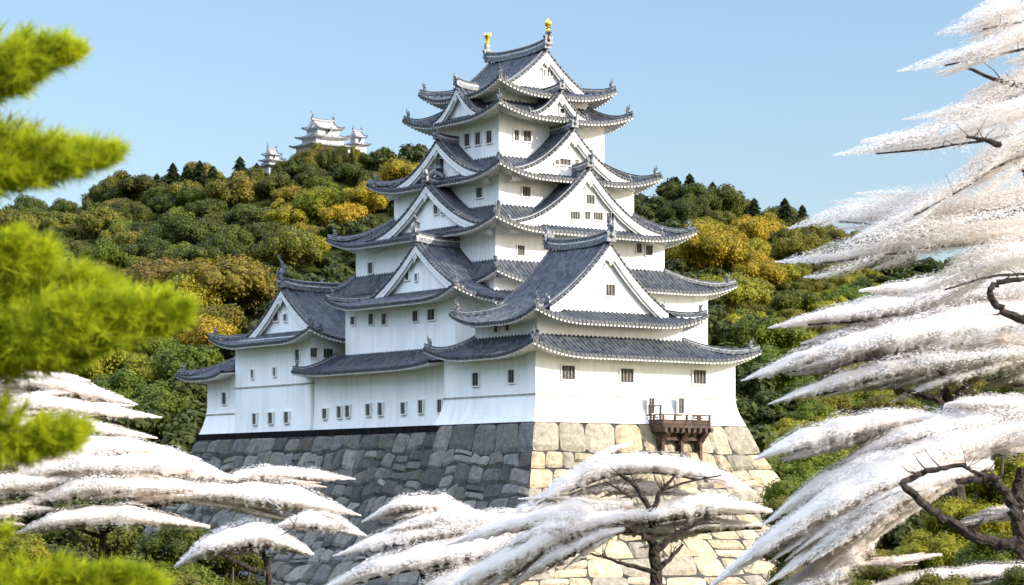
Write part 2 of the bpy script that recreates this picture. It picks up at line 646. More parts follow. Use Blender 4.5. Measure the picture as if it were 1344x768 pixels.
def shachi(mb, p, d, s=1.0, m='bronze'):
    """roof-ridge dolphin: head down, body arching up, forked tail"""
    p = np.array(p, float)
    d = np.array((d[0], d[1], 0.0))
    d /= np.linalg.norm(d)
    up = np.array((0, 0, 1.0))
    q = np.array((-d[1], d[0], 0))
    pts = [p + d * .1 * s + up * .1 * s, p + d * .32 * s + up * .3 * s, p + d * .34 * s + up * .62 * s, p + d * .18 * s + up * .95 * s, p - d * .02 * s + up * 1.2 * s]
    mb.tube(pts, [.2 * s, .27 * s, .2 * s, .12 * s, .05 * s], m, 7)
    t = pts[-1]
    for sg in (-1, 1):
        mb.add([t, t + up * .4 * s + q * sg * .3 * s - d * .1 * s, t + up * .12 * s + q * sg * .1 * s + d * .15 * s, t + up * .15 * s], [(0, 1, 3), (0, 2, 1), (1, 2, 3)], m)
        c = pts[1]
        mb.add([c, c + q * sg * .5 * s + up * .15 * s, c + up * .3 * s + q * sg * .1 * s], [(0, 1, 2)], m)


def lift_fn(a, b, L, R):
    """upturn of an eave between ends a and b"""
    def f(x):
        dc = np.minimum(np.abs(x - a), np.abs(b - x))
        return L * np.clip(1 - dc / R, 0, 1) ** 2.2
    return f


def skirt(T, inner, outer, zin, zout, lift=0.7, name='roof', sides='RLEB', power=1.5, coarse=False, parent=None, hips=True, tile='tile', lead=3.6):
    """a roof skirt all round a storey: returns (roof object, surface height function)"""
    mb, mbe, hipl = MB(), MB(), []
    for s in sides:
        S = SIDE[s]
        xi0, xi1, wi = side_of(inner, s)
        xo0, xo1, wo = side_of(outer, s)
        lf = lift_fn(xo0, xo1, lift, min(lead + 2, (xo1 - xo0) * .4))

        def t0(x):
            if x < xi0:
                return (xi0 - x) / max(xi0 - xo0, 1e-6)
            if x > xi1:
                return (x - xi1) / max(xo1 - xi1, 1e-6)
            return 0.0

        def zs(x, t):
            return zin + (zout - zin) * (1 - (1 - t) ** power) + lf(x) * t ** 2

        xs, hs = rib_cols(xo0, xo1, coarse)
        rows, uvs = [], []
        for fr in np.linspace(0, 1, 4 if coarse else 9):
            row, uv = [], []
            for k, x in enumerate(xs):
                a = min(t0(x), 1.0)
                t = a + (1 - a) * fr
                w = wi + (wo - wi) * t
                row.append((*S(x, w), zs(x, t) + (0 if hs is None else hs[k])))
                uv.append((x, 50 + w * 1.1))
            rows.append(row)
            uvs.append(uv)
        mb.grid(rows, tile, uvs)
        eave_trim(mb, mbe, S, (xo0, xo1), wo, lambda x: zs(x, 1.0), wi, lambda x: wi + (wo - wi) * min(t0(x), .98), coarse)
    if hips:
        iu0, iv0, iu1, iv1 = inner
        ou0, ov0, ou1, ov1 = outer
        cs = {'RL': ((iu0, iv0), (ou0, ov0)), 'RE': ((iu1, iv0), (ou1, ov0)), 'LB': ((iu0, iv1), (ou0, ov1)), 'EB': ((iu1, iv1), (ou1, ov1))}
        for key, (a, b) in cs.items():
            if key[0] not in sides or key[1] not in sides:
                continue
            pts = []
            for t in np.linspace(0, .97, 10):
                pts.append((a[0] + (b[0] - a[0]) * t, a[1] + (b[1] - a[1]) * t, zin + (zout - zin) * (1 - (1 - t) ** power) + lift * t ** 2 + .05 + .18 * max(0, t - .7) / .3))
            mh = MB()
            hipl.append(mh)
            ridge_sweep(mh, pts, .25, .26)
            if not coarse:
                d = (b[0] - a[0], b[1] - a[1])
                ornament(mh, np.array(pts[-2]) + (0, 0, .2), d, .62)
    r = T.part(mb, name, parent)
    T.part(mbe, 'eave', r)
    for mh in hipl:
        T.part(mh, 'hip_ridge', r)

    return r


def gable_face(mb, S, xc, wf, hw, zc, zbase, inset=0.55, board=0.62, bead=True, orn=True, coarse=False, osize=1.0):
    """gable wall, bargeboards and verge tiles; the roof line is zc(|y|) for y in 0..hw, x = xc + y, outward w = wf"""
    ys = np.linspace(-hw, hw, 41)
    zt = np.array([zc(abs(y)) for y in ys])
    # wall
    keep = zt - .25 > zbase
    yy, zz = ys[keep], zt[keep]
    mb.grid([[(*S(xc + y, wf - inset), zbase - .6) for y in yy], [(*S(xc + y, wf - inset), z - .15) for y, z in zip(yy, zz)]], 'plaster')
    # boards: outer and inner
    for (w0, w1, top, dep) in ((wf, wf - .14, -.10, board), (wf - .16, wf - .3, -.10 - board * .9, board * .42)):
        def dd(y, dep=dep):
            return dep * (1 + .25 * (abs(y) / hw) ** 2)
        A = [(*S(xc + y, w0), z + top) for y, z in zip(ys, zt)]
        B = [(*S(xc + y, w0), z + top - dd(y)) for y, z in zip(ys, zt)]
        C = [(*S(xc + y, w1), z + top - dd(y)) for y, z in zip(ys, zt)]
        mb.grid([A, B, C], 'trim')
    # dark joint under the outer board
    A = [(*S(xc + y, wf + .015), z - .10 - board * .55) for y, z in zip(ys, zt)]
    B = [(*S(xc + y, wf + .015), z - .10 - board * .63) for y, z in zip(ys, zt)]
    mb.grid([A, B], 'mortar_line')
    # underside of the overhang
    mb.grid([[(*S(xc + y, wf - .02), z - .14) for y, z in zip(ys, zt)], [(*S(xc + y, wf - inset - .05), z - .14) for y, z in zip(ys, zt)]], 'trim')
    # verge tile edge
    A = [(*S(xc + y, wf + .05), z + .1) for y, z in zip(ys, zt)]
    B = [(*S(xc + y, wf + .05), z - .12) for y, z in zip(ys, zt)]
    C = [(*S(xc + y, wf - .35), z + .14) for y, z in zip(ys, zt)]
    mb.grid([C, A, B], 'edge')
    # verge ridge, set a little back
    for sg in (-1, 1):
        pts = [(*S(xc + sg * y, wf - .45), zc(y) + .05) for y in np.linspace(.15, hw * .97, 12)]
        ridge_sweep(mb, pts, .22, .22)
        if bead and not coarse:
            L = hw * 1.2
            n = int(L / .36)
            for k in range(n):
                y = (k + .5) / n * hw
                mb.ball((*S(xc + sg * y, wf + .06), zc(y) + .02), .1, 'ridge' if k % 2 else 'edge', 5)
        if not coarse:
            d = np.array(S(sg, 0))
            ornament(mb, (*S(xc + sg * hw * .97, wf - .45), zc(hw * .97) + .1), d, .5 * osize)
    if orn:
        d = np.array(S(0, 1)) - np.array(S(0, 0))
        ornament(mb, (*S(xc, wf + .02), zc(0) + .25), d, 1.0 * osize)
        # hanging pendant under the apex
        px = (*S(xc, wf + .06), zc(0) - .55 - board)
        prof = [(0, .38), (.24, .2), (.34, -.05), (.16, -.12), (0, -.42), (-.16, -.12), (-.34, -.05), (-.24, .2)]
        a = [(*S(xc + x * osize, wf + .08), px[2] + z * osize) for x, z in prof]
        mb.add(a, [tuple(range(8))], 'mortar_line')


def dormer(T, s, xc, wf, wb, hw, zap, zfoot, zbase, power=1.9, name='gable', osize=1.0, board=0.62, flare=0.0, coarse=False, tile='tile'):
    """triangular gable sitting on a skirt roof"""
    S = SIDE[s]
    H = zap - zfoot

    def zc(y):
        q = min(y / hw, 1.0)
        return zap - H * (1 - (1 - q) ** power) + flare * max(0, q - .8) / .2 * max(0, q - .8) / .2
    mb = MB()
    xs, hs = rib_cols(wb, wf, coarse)
    for sg in (-1, 1):
        rows, uvs = [], []
        for q in np.linspace(0, 1, 14):
            y = q * hw
            rows.append([(*S(xc + sg * y, w), zc(y) + (0 if hs is None else hs[k])) for k, w in enumerate(xs)])
            uvs.append([(w, 50 + y * 1.15) for w in xs])
        mb.grid(rows, tile, uvs)
    gable_face(mb, S, xc, wf, hw, zc, zbase, orn=True, osize=osize, board=board, coarse=coarse)
    n = 6
    ridge_sweep(mb, [(*S(xc, wb + (wf - wb) * i / n), zap + .02 + (.25 * (i / n) ** 3)) for i in range(n + 1)], .42, .55)
    return T.part(mb, name)


def irimoya(T, rect, axis, ze, H, d, lift=0.7, k=0.58, front=(True, True), name='roof', coarse=False, over=0.6, tile='tile', osize=1.0, board=.62, hipover=None):
    """hip-and-gable roof; axis 'u' or 'v' is the ridge direction. front=(gable at low end, gable at high end)"""
    u0, v0, u1, v1 = rect
    mb, mbe, mbr, mbg, hipl = MB(), MB(), MB(), [MB(), MB()], []
    if axis == 'v':
        a0, a1, c0, c1 = v0, v1, u0, u1
        longs, ends = ('L', 'E'), ('R', 'B')
    else:
        a0, a1, c0, c1 = u0, u1, v0, v1
        longs, ends = ('R', 'B'), ('L', 'E')
    Bh = (c1 - c0) / 2
    cc = (c0 + c1) / 2

    def zp(w):
        s = w / Bh
        return ze + H * ((1 - k) * s + k * s * s)
    lfa = lift_fn(a0, a1, lift, min(5.0, (a1 - a0) * .4))
    lfc = lift_fn(c0, c1, lift, min(5.0, (c1 - c0) * .4))

    def fade(w):
        return np.clip(1 - w / 3.2, 0, 1) ** 1.5
    ga0, ga1 = a0 + d - over, a1 - d + over          # verge planes
    for s in longs:
        S = SIDE[s]
        wo = side_of(rect, s)[2]
        for seg in ((a0, ga0), (ga0, ga1), (ga1, a1)):
            xs, hs = rib_cols(seg[0], seg[1], coarse)
            rows, uvs = [], []
            full = seg == (ga0, ga1)
            for fr in np.linspace(0, 1, 5 if coarse else (16 if full else 8)):
                row, uv = [], []
                for i, x in enumerate(xs):
                    wm = Bh if full else min(min(x - a0, a1 - x), d + 1.0)
                    w = wm * fr
                    row.append((*S(x, wo - w), zp(w) + lfa(x) * fade(w) + (0 if hs is None else hs[i])))
                    uv.append((x, 50 - w * 1.2))
                rows.append(row)
                uvs.append(uv)
            mb.grid(rows, tile, uvs)
        eave_trim(mb, mbe, S, (a0, a1), wo, lambda x: zp(0) + lfa(x), wo - 3, lambda x: wo - min(3.5, max(.05, x - a0), max(.05, a1 - x)), coarse)
    for e, s in enumerate(ends):
        S = SIDE[s]
        wo = side_of(rect, s)[2]
        xs, hs = rib_cols(c0, c1, coarse)
        rows, uvs = [], []
        for fr in np.linspace(0, 1, 4 if coarse else 8):
            row, uv = [], []
            for i, x in enumerate(xs):
                wm = min(d + .1, x - c0, c1 - x)
                w = wm * fr
                row.append((*S(x, wo - w), zp(w) + lfc(x) * fade(w) + (0 if hs is None else hs[i])))
                uv.append((x, 50 - w * 1.2))
            rows.append(row)
            uvs.append(uv)
        mb.grid(rows, tile, uvs)
        eave_trim(mb, mbe, S, (c0, c1), wo, lambda x: zp(0) + lfc(x), wo - 3, lambda x: wo - min(3.5, max(.05, x - c0), max(.05, c1 - x)), coarse)
        # hips
        for cs, sg in ((c0, 1), (c1, -1)):
            pts = []
            for t in np.linspace(0.03, 1, 9):
                w = (d + .2) * t
                pts.append((*S(cs + sg * w, wo - w), zp(w) + lift * fade(w) + .05 + .15 * max(0, .3 - t) / .3))
            mh = MB()
            hipl.append(mh)
            ridge_sweep(mh, pts, .25, .26)
            if not coarse:
                dd = np.array(S(-sg * 1.0, 1.0)) - np.array(S(0, 0))
                ornament(mh, np.array(pts[1]) + (0, 0, .2), dd, .62)
        if front[e]:
            gw = Bh - d + .35

            def zc(y):
                return zp(Bh - y)
            gable_face(mbg[e], S, cc, wo - d + over, gw, zc, zp(d) - .1, osize=osize, board=board, coarse=coarse)
    Sx = (lambda a, c: (c, a)) if axis == 'v' else (lambda a, c: (a, c))
    zr = ze + H
    n = 14
    pts = []
    for i in range(n + 1):
        q = i / n
        a = ga0 - .02 + (ga1 - ga0 + .04) * q
        pts.append((*Sx(a, cc), zr + .05 + .35 * abs(2 * q - 1) ** 3))
    ridge_sweep(mbr, pts, .5, .7)
    r = T.part(mb, name)
    T.part(mbe, 'eave', r)
    T.part(mbr, 'ridge', r)
    for mh in hipl:
        T.part(mh, 'hip_ridge', r)
    gs = []
    for e in (0, 1):
        gs.append(T.part(mbg[e], 'gable') if mbg[e].v else None)
    return r, gs, (pts[0], pts[-1])


def wall_box(T, rect, z0, z1, flare=0.0, zf=None, name='wall', mat='plaster', string=None, sides='RLEB'):
    mb = MB()
    zs = [z1] + (list(np.linspace(zf, z0, 7)) if flare else [z0])

    def off(z):
        return flare * (max(0, zf - z) / (zf - z0)) ** 1.7 if flare else 0.0
    u0, v0, u1, v1 = rect
    rows = []
    for z in zs:
        e = off(z)
        rows.append([(u0 - e, v0 - e, z), (u1 + e, v0 - e, z), (u1 + e, v1 + e, z), (u0 - e, v1 + e, z), (u0 - e, v0 - e, z)])
    mb.grid(rows, mat)
    if string is not None:
        e = off(string)
        u0, v0, u1, v1 = u0 - e, v0 - e, u1 + e, v1 + e
        a, b = .05, .09
        for (lo, hi) in (((u0 - b, v0 - b, string), (u1 + b, v0 + a, string + .1)), ((u0 - b, v0 + a + .003, string), (u0 + a, v1 + b, string + .1))):
            mb.box(lo, hi, 'string')
    return T.part(mb, name)


def window(T, parent, s, plane, px, py, wpx, hpx, bars=2, lean=0.0, open_=False):
    """barred shutter window on the face s at its plane, measured from the photograph"""
    S = SIDE[s]
    if s == 'R':
        x = solve_u(px, plane)
        uu, vv = x, plane
        k = F / (CY + .6 * uu + .8 * vv)
        w, W = wpx / k / .78, -plane
    else:
        x = solve_v(px, plane)
        uu, vv = plane, x
        k = F / (CY + .6 * uu + .8 * vv)
        w, W = wpx / k / .66, -plane
    h = hpx / k
    z = z_at(py, uu, vv)
    W += lean
    mb = MB()

    def bx(x0, x1, z0, z1, w0, w1, m):
        a, b = S(x0, w0), S(x1, w1)
        mb.box((min(a[0], b[0]), min(a[1], b[1]), z0), (max(a[0], b[0]), max(a[1], b[1]), z1), m)
    bx(x - w / 2, x + w / 2, z - h / 2, z + h / 2, W - .05, W + .02, 'pane')
    f = .09
    bx(x - w / 2 - f, x - w / 2, z - h / 2 - f, z + h / 2 + f, W - .05, W + .13, 'trim')
    bx(x + w / 2, x + w / 2 + f, z - h / 2 - f, z + h / 2 + f, W - .05, W + .13, 'trim')
    bx(x - w / 2, x + w / 2, z + h / 2, z + h / 2 + f, W - .05, W + .13, 'trim')
    bx(x - w / 2, x + w / 2, z - h / 2 - f, z - h / 2, W - .05, W + .15, 'trim')
    for i in range(bars):
        c = x - w / 2 + w * (i + 1) / (bars + 1)
        bx(c - .05, c + .05, z - h / 2, z + h / 2, W + .02, W + .08, 'bar')
    return T.part(mb, 'window', parent)


# ------------------------------------------------------------------ stone base
BT = {'C': 5.45, 'G': 4.95}


def batter(d):
    return .27 * d + .027 * d * d


def stone_face(name, T, s, x_lo, x_hi, W, ztop, depth, seed, lo_corner, hi_corner, first=2.3, irregular=0.06, tint=None, spread=1.0):
    """coursed granite blocks on a battered face; each block bulges and has its own colour"""
    rr = random.Random(seed)
    S = SIDE[s]
    mb = MB()
    cols = []

    def put(vs, fs, m, c):
        mb.add(vs, fs, m)
        cols.extend([(*c, 1)] * len(vs))

    def P(x, d, out=0.0):
        e = batter(d)
        q = (x - x_lo) / (x_hi - x_lo)
        xx = x - (e * (1 - q) if lo_corner else 0) + (e * q * spread if hi_corner else 0)
        kk = (1.0 if irregular > .1 else .4) * min(1.0, d / 1.6) * min(1.0, max(0.0, (depth - d) / 1.0))
        d = d + kk * (.17 * math.sin(x * .47 + d * 1.1 + seed) + .11 * math.sin(x * 1.13 + d * .7))
        sl = .27 + .054 * d
        n = math.hypot(1, sl)
        return (*S(xx, W + e + out / n), ztop - d + out * sl / n)
    dep = np.linspace(0, depth, 16)
    put([P(x, d, -.1) for d in dep for x in np.linspace(x_lo, x_hi, 12)], [(i * 12 + j, i * 12 + j + 1, (i + 1) * 12 + j + 1, (i + 1) * 12 + j) for i in range(15) for j in range(11)], 'joint', (.1, .1, .1))
    d = 0.0
    row = 0
    while d < depth - .3:
        h = first * rr.uniform(.92, 1.05) if row == 0 else rr.uniform(1.0, 1.55)
        d1 = min(depth, d + h)
        x = x_lo
        while x < x_hi - .05:
            wd = rr.uniform(.9, 2.3) if row else rr.uniform(1.8, 2.9)
            x1 = x + wd
            if x_hi - x1 < 1.0:
                x1 = x_hi
            j = lambda a: rr.uniform(-a, a)
            g = .02
            lean = rr.uniform(-.18, .18) if (x > x_lo and x1 < x_hi) else 0
            jx = irregular
            c = [(x + g + j(.03) - (lean if x > x_lo else 0), d + g + j(jx)), (x1 - g + j(.03) - (lean if x1 < x_hi else 0), d + g + j(jx)),
                 (x1 - g + j(.03) + (lean if x1 < x_hi else 0), d1 - g - j(jx)), (x + g + j(.03) + (lean if x > x_lo else 0), d1 - g - j(jx))]
            quads = [c]
            if row and rr.random() < .2:                        # a course split into two thin stones
                f = rr.uniform(.4, .6)
                ml = tuple(c[0][k] * (1 - f) + c[3][k] * f for k in (0, 1))
                mr = tuple(c[1][k] * (1 - f) + c[2][k] * f for k in (0, 1))
                quads = [[c[0], c[1], (mr[0], mr[1] - g), (ml[0], ml[1] - g)], [(ml[0], ml[1] + g), (mr[0], mr[1] + g), c[2], c[3]]]
            for c in quads:
                bul = rr.uniform(.04, .12)
                tiltx, tiltz = j(.06), j(.06)
                N = 7
                rnd = rr.uniform(.04, .2) * (1.7 if irregular > .12 else 1)
                ph = rr.uniform(0, 6)
                vs = []
                for b in range(N):
                    for a in range(N):
                        fa, fb = 2 * a / (N - 1) - 1, 2 * b / (N - 1) - 1
                        # pull the corners in, keep the sides
                        k = 1 - rnd * .55 * (abs(fa) ** 4 * abs(fb) ** 4)
                        ua, ub = (fa * k + 1) / 2, (fb * k + 1) / 2
                        X = (c[0][0] * (1 - ua) + c[1][0] * ua) * (1 - ub) + (c[3][0] * (1 - ua) + c[2][0] * ua) * ub
                        D = (c[0][1] * (1 - ua) + c[1][1] * ua) * (1 - ub) + (c[3][1] * (1 - ua) + c[2][1] * ua) * ub
                        edge = (1 - abs(fa) ** 5) * (1 - abs(fb) ** 5)
                        out = -.1 + (bul + .1 + .03 * math.sin(3 * fa + ph) * math.cos(2.5 * fb + ph)) * edge ** .35 + (tiltx * fa + tiltz * fb) * edge
                        if abs(fa) == 1 or abs(fb) == 1:
                            out = -.1
                        if (fa == -1 and lo_corner and x == x_lo) or (fa == 1 and hi_corner and x1 == x_hi):
                            out = -.02
                        vs.append(P(X, max(D, 0.0), out))
                t = rr.random()
                col = tint(rr) if tint else (.36, .33, .27)
                put(vs, [(i * N + q, i * N + q + 1, (i + 1) * N + q + 1, (i + 1) * N + q) for i in range(N - 1) for q in range(N - 1)], 'stone', col)
            x = x1
        d = d1
        row += 1
    return mb, cols


def sunlit_tan_tint(r):  # lit faces: warm sunlight is mixed into the block colour
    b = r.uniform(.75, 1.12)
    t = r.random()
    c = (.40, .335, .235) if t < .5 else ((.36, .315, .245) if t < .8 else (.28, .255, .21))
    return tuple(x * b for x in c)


def shaded_grey_tint(r):  # unlit faces: shade is put into the darker grey block colour
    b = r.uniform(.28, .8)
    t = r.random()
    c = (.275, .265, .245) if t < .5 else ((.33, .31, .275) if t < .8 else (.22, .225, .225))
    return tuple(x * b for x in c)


BU1 = solve_u(965, 0)
BV1 = 50.5
VJ = solve_v(583, 0)
base_t = Castle('stone_base', (0, 0, -9), 'battered rampart of large granite blocks under the white castle', 'stone rampart')
mbs, cs_ = stone_face('f', base_t, 'R', -.62, BU1 + .8, .62, BT['C'], 14.6, 3, True, True, tint=sunlit_tan_tint, spread=1.22)
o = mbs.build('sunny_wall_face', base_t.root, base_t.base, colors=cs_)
o["label"] = "tan sunlit face of coursed blocks"
mbs, cs_ = stone_face('f', base_t, 'L', -.62, VJ, .62, BT['C'], 14.6, 4, True, False, irregular=.18, tint=shaded_grey_tint)
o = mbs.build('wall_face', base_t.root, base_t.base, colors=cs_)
mbs, cs_ = stone_face('f', base_t, 'L', VJ - .2, BV1, .15, BT['G'], 14.1, 5, False, True, spread=.55, first=1.4, irregular=.2, tint=shaded_grey_tint)
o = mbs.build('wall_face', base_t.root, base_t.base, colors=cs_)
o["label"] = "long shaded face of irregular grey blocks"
mb = MB()
mb.box((-.1, .0, -9), (BU1 + .4, VJ - .1, BT['C'] - .15), 'joint')
mb.box((1.3, VJ - .097, -9.02), (BU1 + .38, 40, BT['C'] - .17), 'joint')
mb.box((.2, 12, -9.05), (BU1 + .2, BV1 - .1, BT['G'] - .06), 'joint')
base_t.part(mb, 'rubble_core')
# the side faces that only a step to the side would show
mbs, cs_ = stone_face('f', base_t, 'E', -.5, 40, BU1 + .85, BT['C'], 14.6, 6, True, True, tint=sunlit_tan_tint)
mbs.build('wall_face', base_t.root, base_t.base, colors=cs_)
mbs, cs_ = stone_face('f', base_t, 'B', .2, BU1, BV1, BT['G'], 14.1, 8, True, True, tint=shaded_grey_tint)
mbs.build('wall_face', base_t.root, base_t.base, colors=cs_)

# ------------------------------------------------------------------ main keep
K = Castle('castle_keep', (8, 15.8, 5.4), 'tallest white castle tower with stacked grey roofs and two golden finials', 'castle tower')
W6 = (7, 14.6, 29.8, 38.5)
W5 = (8, 15.8, solve_u(872, 15.8), 36.4)
W4 = (9.4, 17.2, solve_u(832, 17.2), 32.5)
W3 = (10.8, 19.1, solve_u(793, 19.1), 28.2)
W2 = (11.9, 20.4, 21.3, 27.9)
wall_box(K, W6, 5.3, 17.55)
w5 = wall_box(K, W5, 17.2, 21.9)
w4 = wall_box(K, W4, 21.9, 26.5)
w3 = wall_box(K, W3, 26.5, 31.7)
w2 = wall_box(K, W2, 31.6, 33.9)
R5o, R4o, R3o, R2o = (6.2, 13.2, 32, 40), (6.2, 13.4, 27.6, 38.4), (7.8, 15, 25.1, 34.5), (9.1, 16.8, 23.4, 30.8)
skirt(K, W5, R5o, 19.1, 17.2, .95)
skirt(K, W4, R4o, 23.8, 21.5, 1.0)
skirt(K, W3, R3o, 28.1, 26.05, 1.0)
skirt(K, W2, R2o, 33.0, 31.3, 1.0)
_, (gt, _g), rp = irimoya(K, (10.2, 18.3, 22.8, 30), 'v', 33.5, 4.05, 2.6, 1.05, front=(True, True), osize=.9, over=.95)
for (p, sg) in ((rp[0], -1), (rp[1], 1)):
    mb = MB()
    p = np.array(p)
    ornament(mb, p + (0, sg * .1, .2), (0, sg), 1.1)
    K.part(mb, 'ridge_ornament')
    mb = MB()
    c = p + (0, sg * .1, 1.15)
    mb.tube([c, c + (0, 0, .25), c + (0, 0, .32), c + (0, 0, .45)], [.18, .14, .24, .1], 'gold', 8)
    if sg < 0:
        mb.ball(c + (0, 0, .72), .36, 'gold', 10, (.85, .85, .85))
        mb.tube([c + (0, 0, 1.0), c + (0, 0, 1.2)], [.08, .02], 'gold', 6)
    else:
        mb.tube([c + (0, 0, .4), c + (0, 0, .65), c + (0, 0, 1.0)], [.14, .18, .3], 'gold', 8)
        for a in range(6):
            q = c + (.27 * math.cos(a * PI / 3), .27 * math.sin(a * PI / 3), .95)
            mb.tube([q, q + (0.02, 0, .28)], [.09, .02], 'gold', 5)
    K.part(mb, 'golden_finial')
# gables of the keep
g4R = dormer(K, 'R', 16.7, -(13.4 + 1.0), -17.3, 8.3, 27.0, 22.1, 22.0, osize=1.0)
g4L = dormer(K, 'L', 24.4, -(6.2 + .9), -9.5, 9.2, 26.0, 21.95, 21.9, osize=1.0)
g3R = dormer(K, 'R', 16.3, -(15 + 1.0), -19.2, 6.5, 30.4, 26.6, 26.5, osize=.9)
g3L = dormer(K, 'L', 25.0, -(7.8 + .8), -10.9, 7.4, 29.8, 26.5, 26.4, osize=.9)
g2R = dormer(K, 'R', 16.3, -(16.8 + .9), -20.5, 3.1, 33.8, 31.7, 31.6, osize=.75, board=.45)
g2L = dormer(K, 'L', 23.8, -(9.1 + .7), -12.0, 3.8, 34.3, 31.75, 31.6, osize=.75, board=.5)
# windows of the keep
for (px, py) in ((614, 184), (628, 182), (643, 180)):
    window(K, w3, 'L', W3[0], px, py, 8, 16, 1)
for (px, py, w) in ((677, 178, 6), (691, 179, 10)):
    window(K, w3, 'R', W3[1], px, py, w, 14, 1)
window(K, w4, 'L', W4[0], 630, 253, 9, 13, 2)
window(K, w4, 'R', W4[1], 690, 252, 10, 13, 2)
window(K, w5, 'R', W5[1], 683, 329, 9, 13, 2)
window(K, w5, 'R', W5[1], 838, 326, 7, 12, 1)
window(K, w5, 'R', W5[1], 851, 329, 9, 13, 2)
window(K, w5, 'L', W5[0], 487, 352, 7, 14, 1)
for (px, py, w, h) in ((754, 283, 12, 10), (770, 283, 7, 10), (784, 284, 12, 10), (800, 285, 10, 10), (774, 262, 11, 12)):
    window(K, g4R, 'R', 14.4 + .55, px, py, w, h, max(1, w // 4))
for (px, py, w, h) in ((741, 213, 14, 8), (730, 213, 5, 7), (756, 213, 5, 7)):
    window(K, g3R, 'R', 16 + .55, px, py, w, h, 2)
for (px, py, w, h) in ((573, 275, 6, 12), (582, 277, 4, 9)):
    window(K, g4L, 'L', 7.1 + .55, px, py, w, h, 1)
for px in (714, 718.5, 723):
    window(K, gt, 'R', 18.3 + 2.6 - .95 + .55, px, 96, 2.2, 9, 0)
window(K, g2R, 'R', 17.7 + .55, 737, 146, 6, 6, 0)
# dark lattice vent of the left gable
mb = MB()
S = SIDE['L']
zb = 27.4
mb.box((8.6 - .2 + .35, 24.7, zb - .6), (8.6 + .5, 25.3, zb + .9), 'pane')
for sg in (-1, 1):
    mb.beam((8.5, 25.0, zb - .2), (8.5, 25 + sg * 1.3, zb - .7), .2, .3, 'bronze')
    mb.beam((8.5, 25.0, zb + .2), (8.5, 25 + sg * .9, zb + .1), .16, .22, 'bronze')
K.part(mb, 'lattice_vent', g3L)

# ------------------------------------------------------------------ front turret
C = Castle('front_turret', (0, 0, 5.4), 'large sunlit front turret with a wide grey gabled roof and wooden balcony', 'castle turret')
C2 = (0, 0, BU1, VJ)
C1 = (1, 1.1, 15.3, 9.0)
c2w = wall_box(C, C2, 5.43, 10.75, .62, 7.6, string=7.45)
c1w = wall_box(C, C1, 10.4, 13.5)
skirt(C, C1, (-1.6, -1.8, solve_u(1000, -1.8), VJ + .6), 12.0, 10.4, .95)
cr, (cg, _g), crp = irimoya(C, (-.6, -.8, 16.3, 10.2), 'v', 13.0, 6.15, 3.0, .95, front=(True, True), osize=1.15, board=.7, over=1.3)
mb = MB()
shachi(mb, np.array(crp[0]) + (0, -.1, .75), (0, 1), .9)
C.part(mb, 'ridge_ornament')
mb = MB()
ornament(mb, np.array(crp[1]) + (0, .1, .2), (0, 1), 1.2)
C.part(mb, 'ridge_ornament')
for (px, py) in ((625, 498), (672, 494)):
    window(C, c2w, 'L', 0, px, py, 9, 17, 1)
for (px, py) in ((745, 489), (822, 493), (917, 495)):
    window(C, c2w, 'R', 0, px, py, 17, 18, 3)
for (px, py) in ((849, 533), (888, 533)):
    window(C, c2w, 'R', 0, px, py, 7, 20, 1, lean=.45)
for (px, py) in ((652, 430), (667, 428)):
    window(C, c1w, 'L', 1, px, py, 5, 12, 0)
window(C, cg, 'R', -(.8 - 3.0 + 1.3 - .55), 800, 381, 12, 15, 2)
# balcony
mb = MB()
b0, b1, bo, bz = 10.4, 15.2, -2.3, 5.35
mb.box((b0, bo, bz - .22), (b1, .2, bz), 'wood')
for i in range(9):
    x = b0 + .1 + i * (b1 - b0 - .2) / 8
    mb.box((x - .12, bo - .25, bz - .55), (x + .12, .2, bz - .223), 'wood')
bal = C.part(mb, 'balcony', label='dark brown wooden balcony on bent timber struts')
mb = MB()
posts = [(b0 + .08 + i * (b1 - b0 - .16) / 4, bo + .08) for i in range(5)] + [(b0 + .08, -1.1), (b1 - .08, -1.1), (b0 + .08, -.25), (b1 - .08, -.25)]
for (x, y) in posts:
    mb.box((x - .07, y - .07, bz), (x + .07, y + .07, bz + .8), 'wood')
for zz, hh in ((.76, .1), (.56, .06), (.38, .06), (.14, .12)):
    mb.box((b0 - .1, bo + .03, bz + zz - hh / 2), (b1 + .1, bo + .13, bz + zz + hh / 2), 'wood')
    for x in (b0 + .08, b1 - .08):
        mb.box((x - .05, bo + .135, bz + zz - hh / 2), (x + .05, .1, bz + zz + hh / 2), 'wood')
mb.box((b0, bo + .06, bz + .02), (b1, bo + .1, bz + .36), 'wood')
for x in (b0 + .08, b1 - .08):
    mb.box((x - .02, bo + .14, bz + .02), (x + .02, .1, bz + .36), 'wood')
C.part(mb, 'railing', bal)
mb = MB()
for x in (b0 + .5, (b0 + b1) / 2, b1 - .5):
    a = np.array((x, -.9, 2.3))
    b = np.array((x, bo + .1, bz - .42))
    pts = [a * (1 - t) + b * t + np.array((0, .55, -.1)) * math.sin(PI * t) for t in np.linspace(0, 1, 7)]
    for p, q in zip(pts[:-1], pts[1:]):
        mb.beam(p, q, .5, .56, 'wood')
    mb.beam((x, -1.6, 2.0), (x, -1.6, bz - .45), .26, .26, 'wood')
mb.beam((b0 + .1, -1.62, 4.3), (b1 - .1, -1.62, 4.3), .22, .26, 'wood')
mb.beam((b0 + .1, bo + .2, bz - .5), (b1 - .1, bo + .2, bz - .5), .24, .24, 'wood')
C.part(mb, 'strut', bal)
mb = MB()
for x in (b0 + .12, b0 + 1.1):
    mb.box((x - .07, -.75, bz), (x + .07, -.6, bz + 1.45), 'wood')
mb.box((b0 - .05, -.72, bz + 1.45), (b0 + 1.3, -.62, bz + 1.55), 'wood')
C.part(mb, 'door_post', bal)

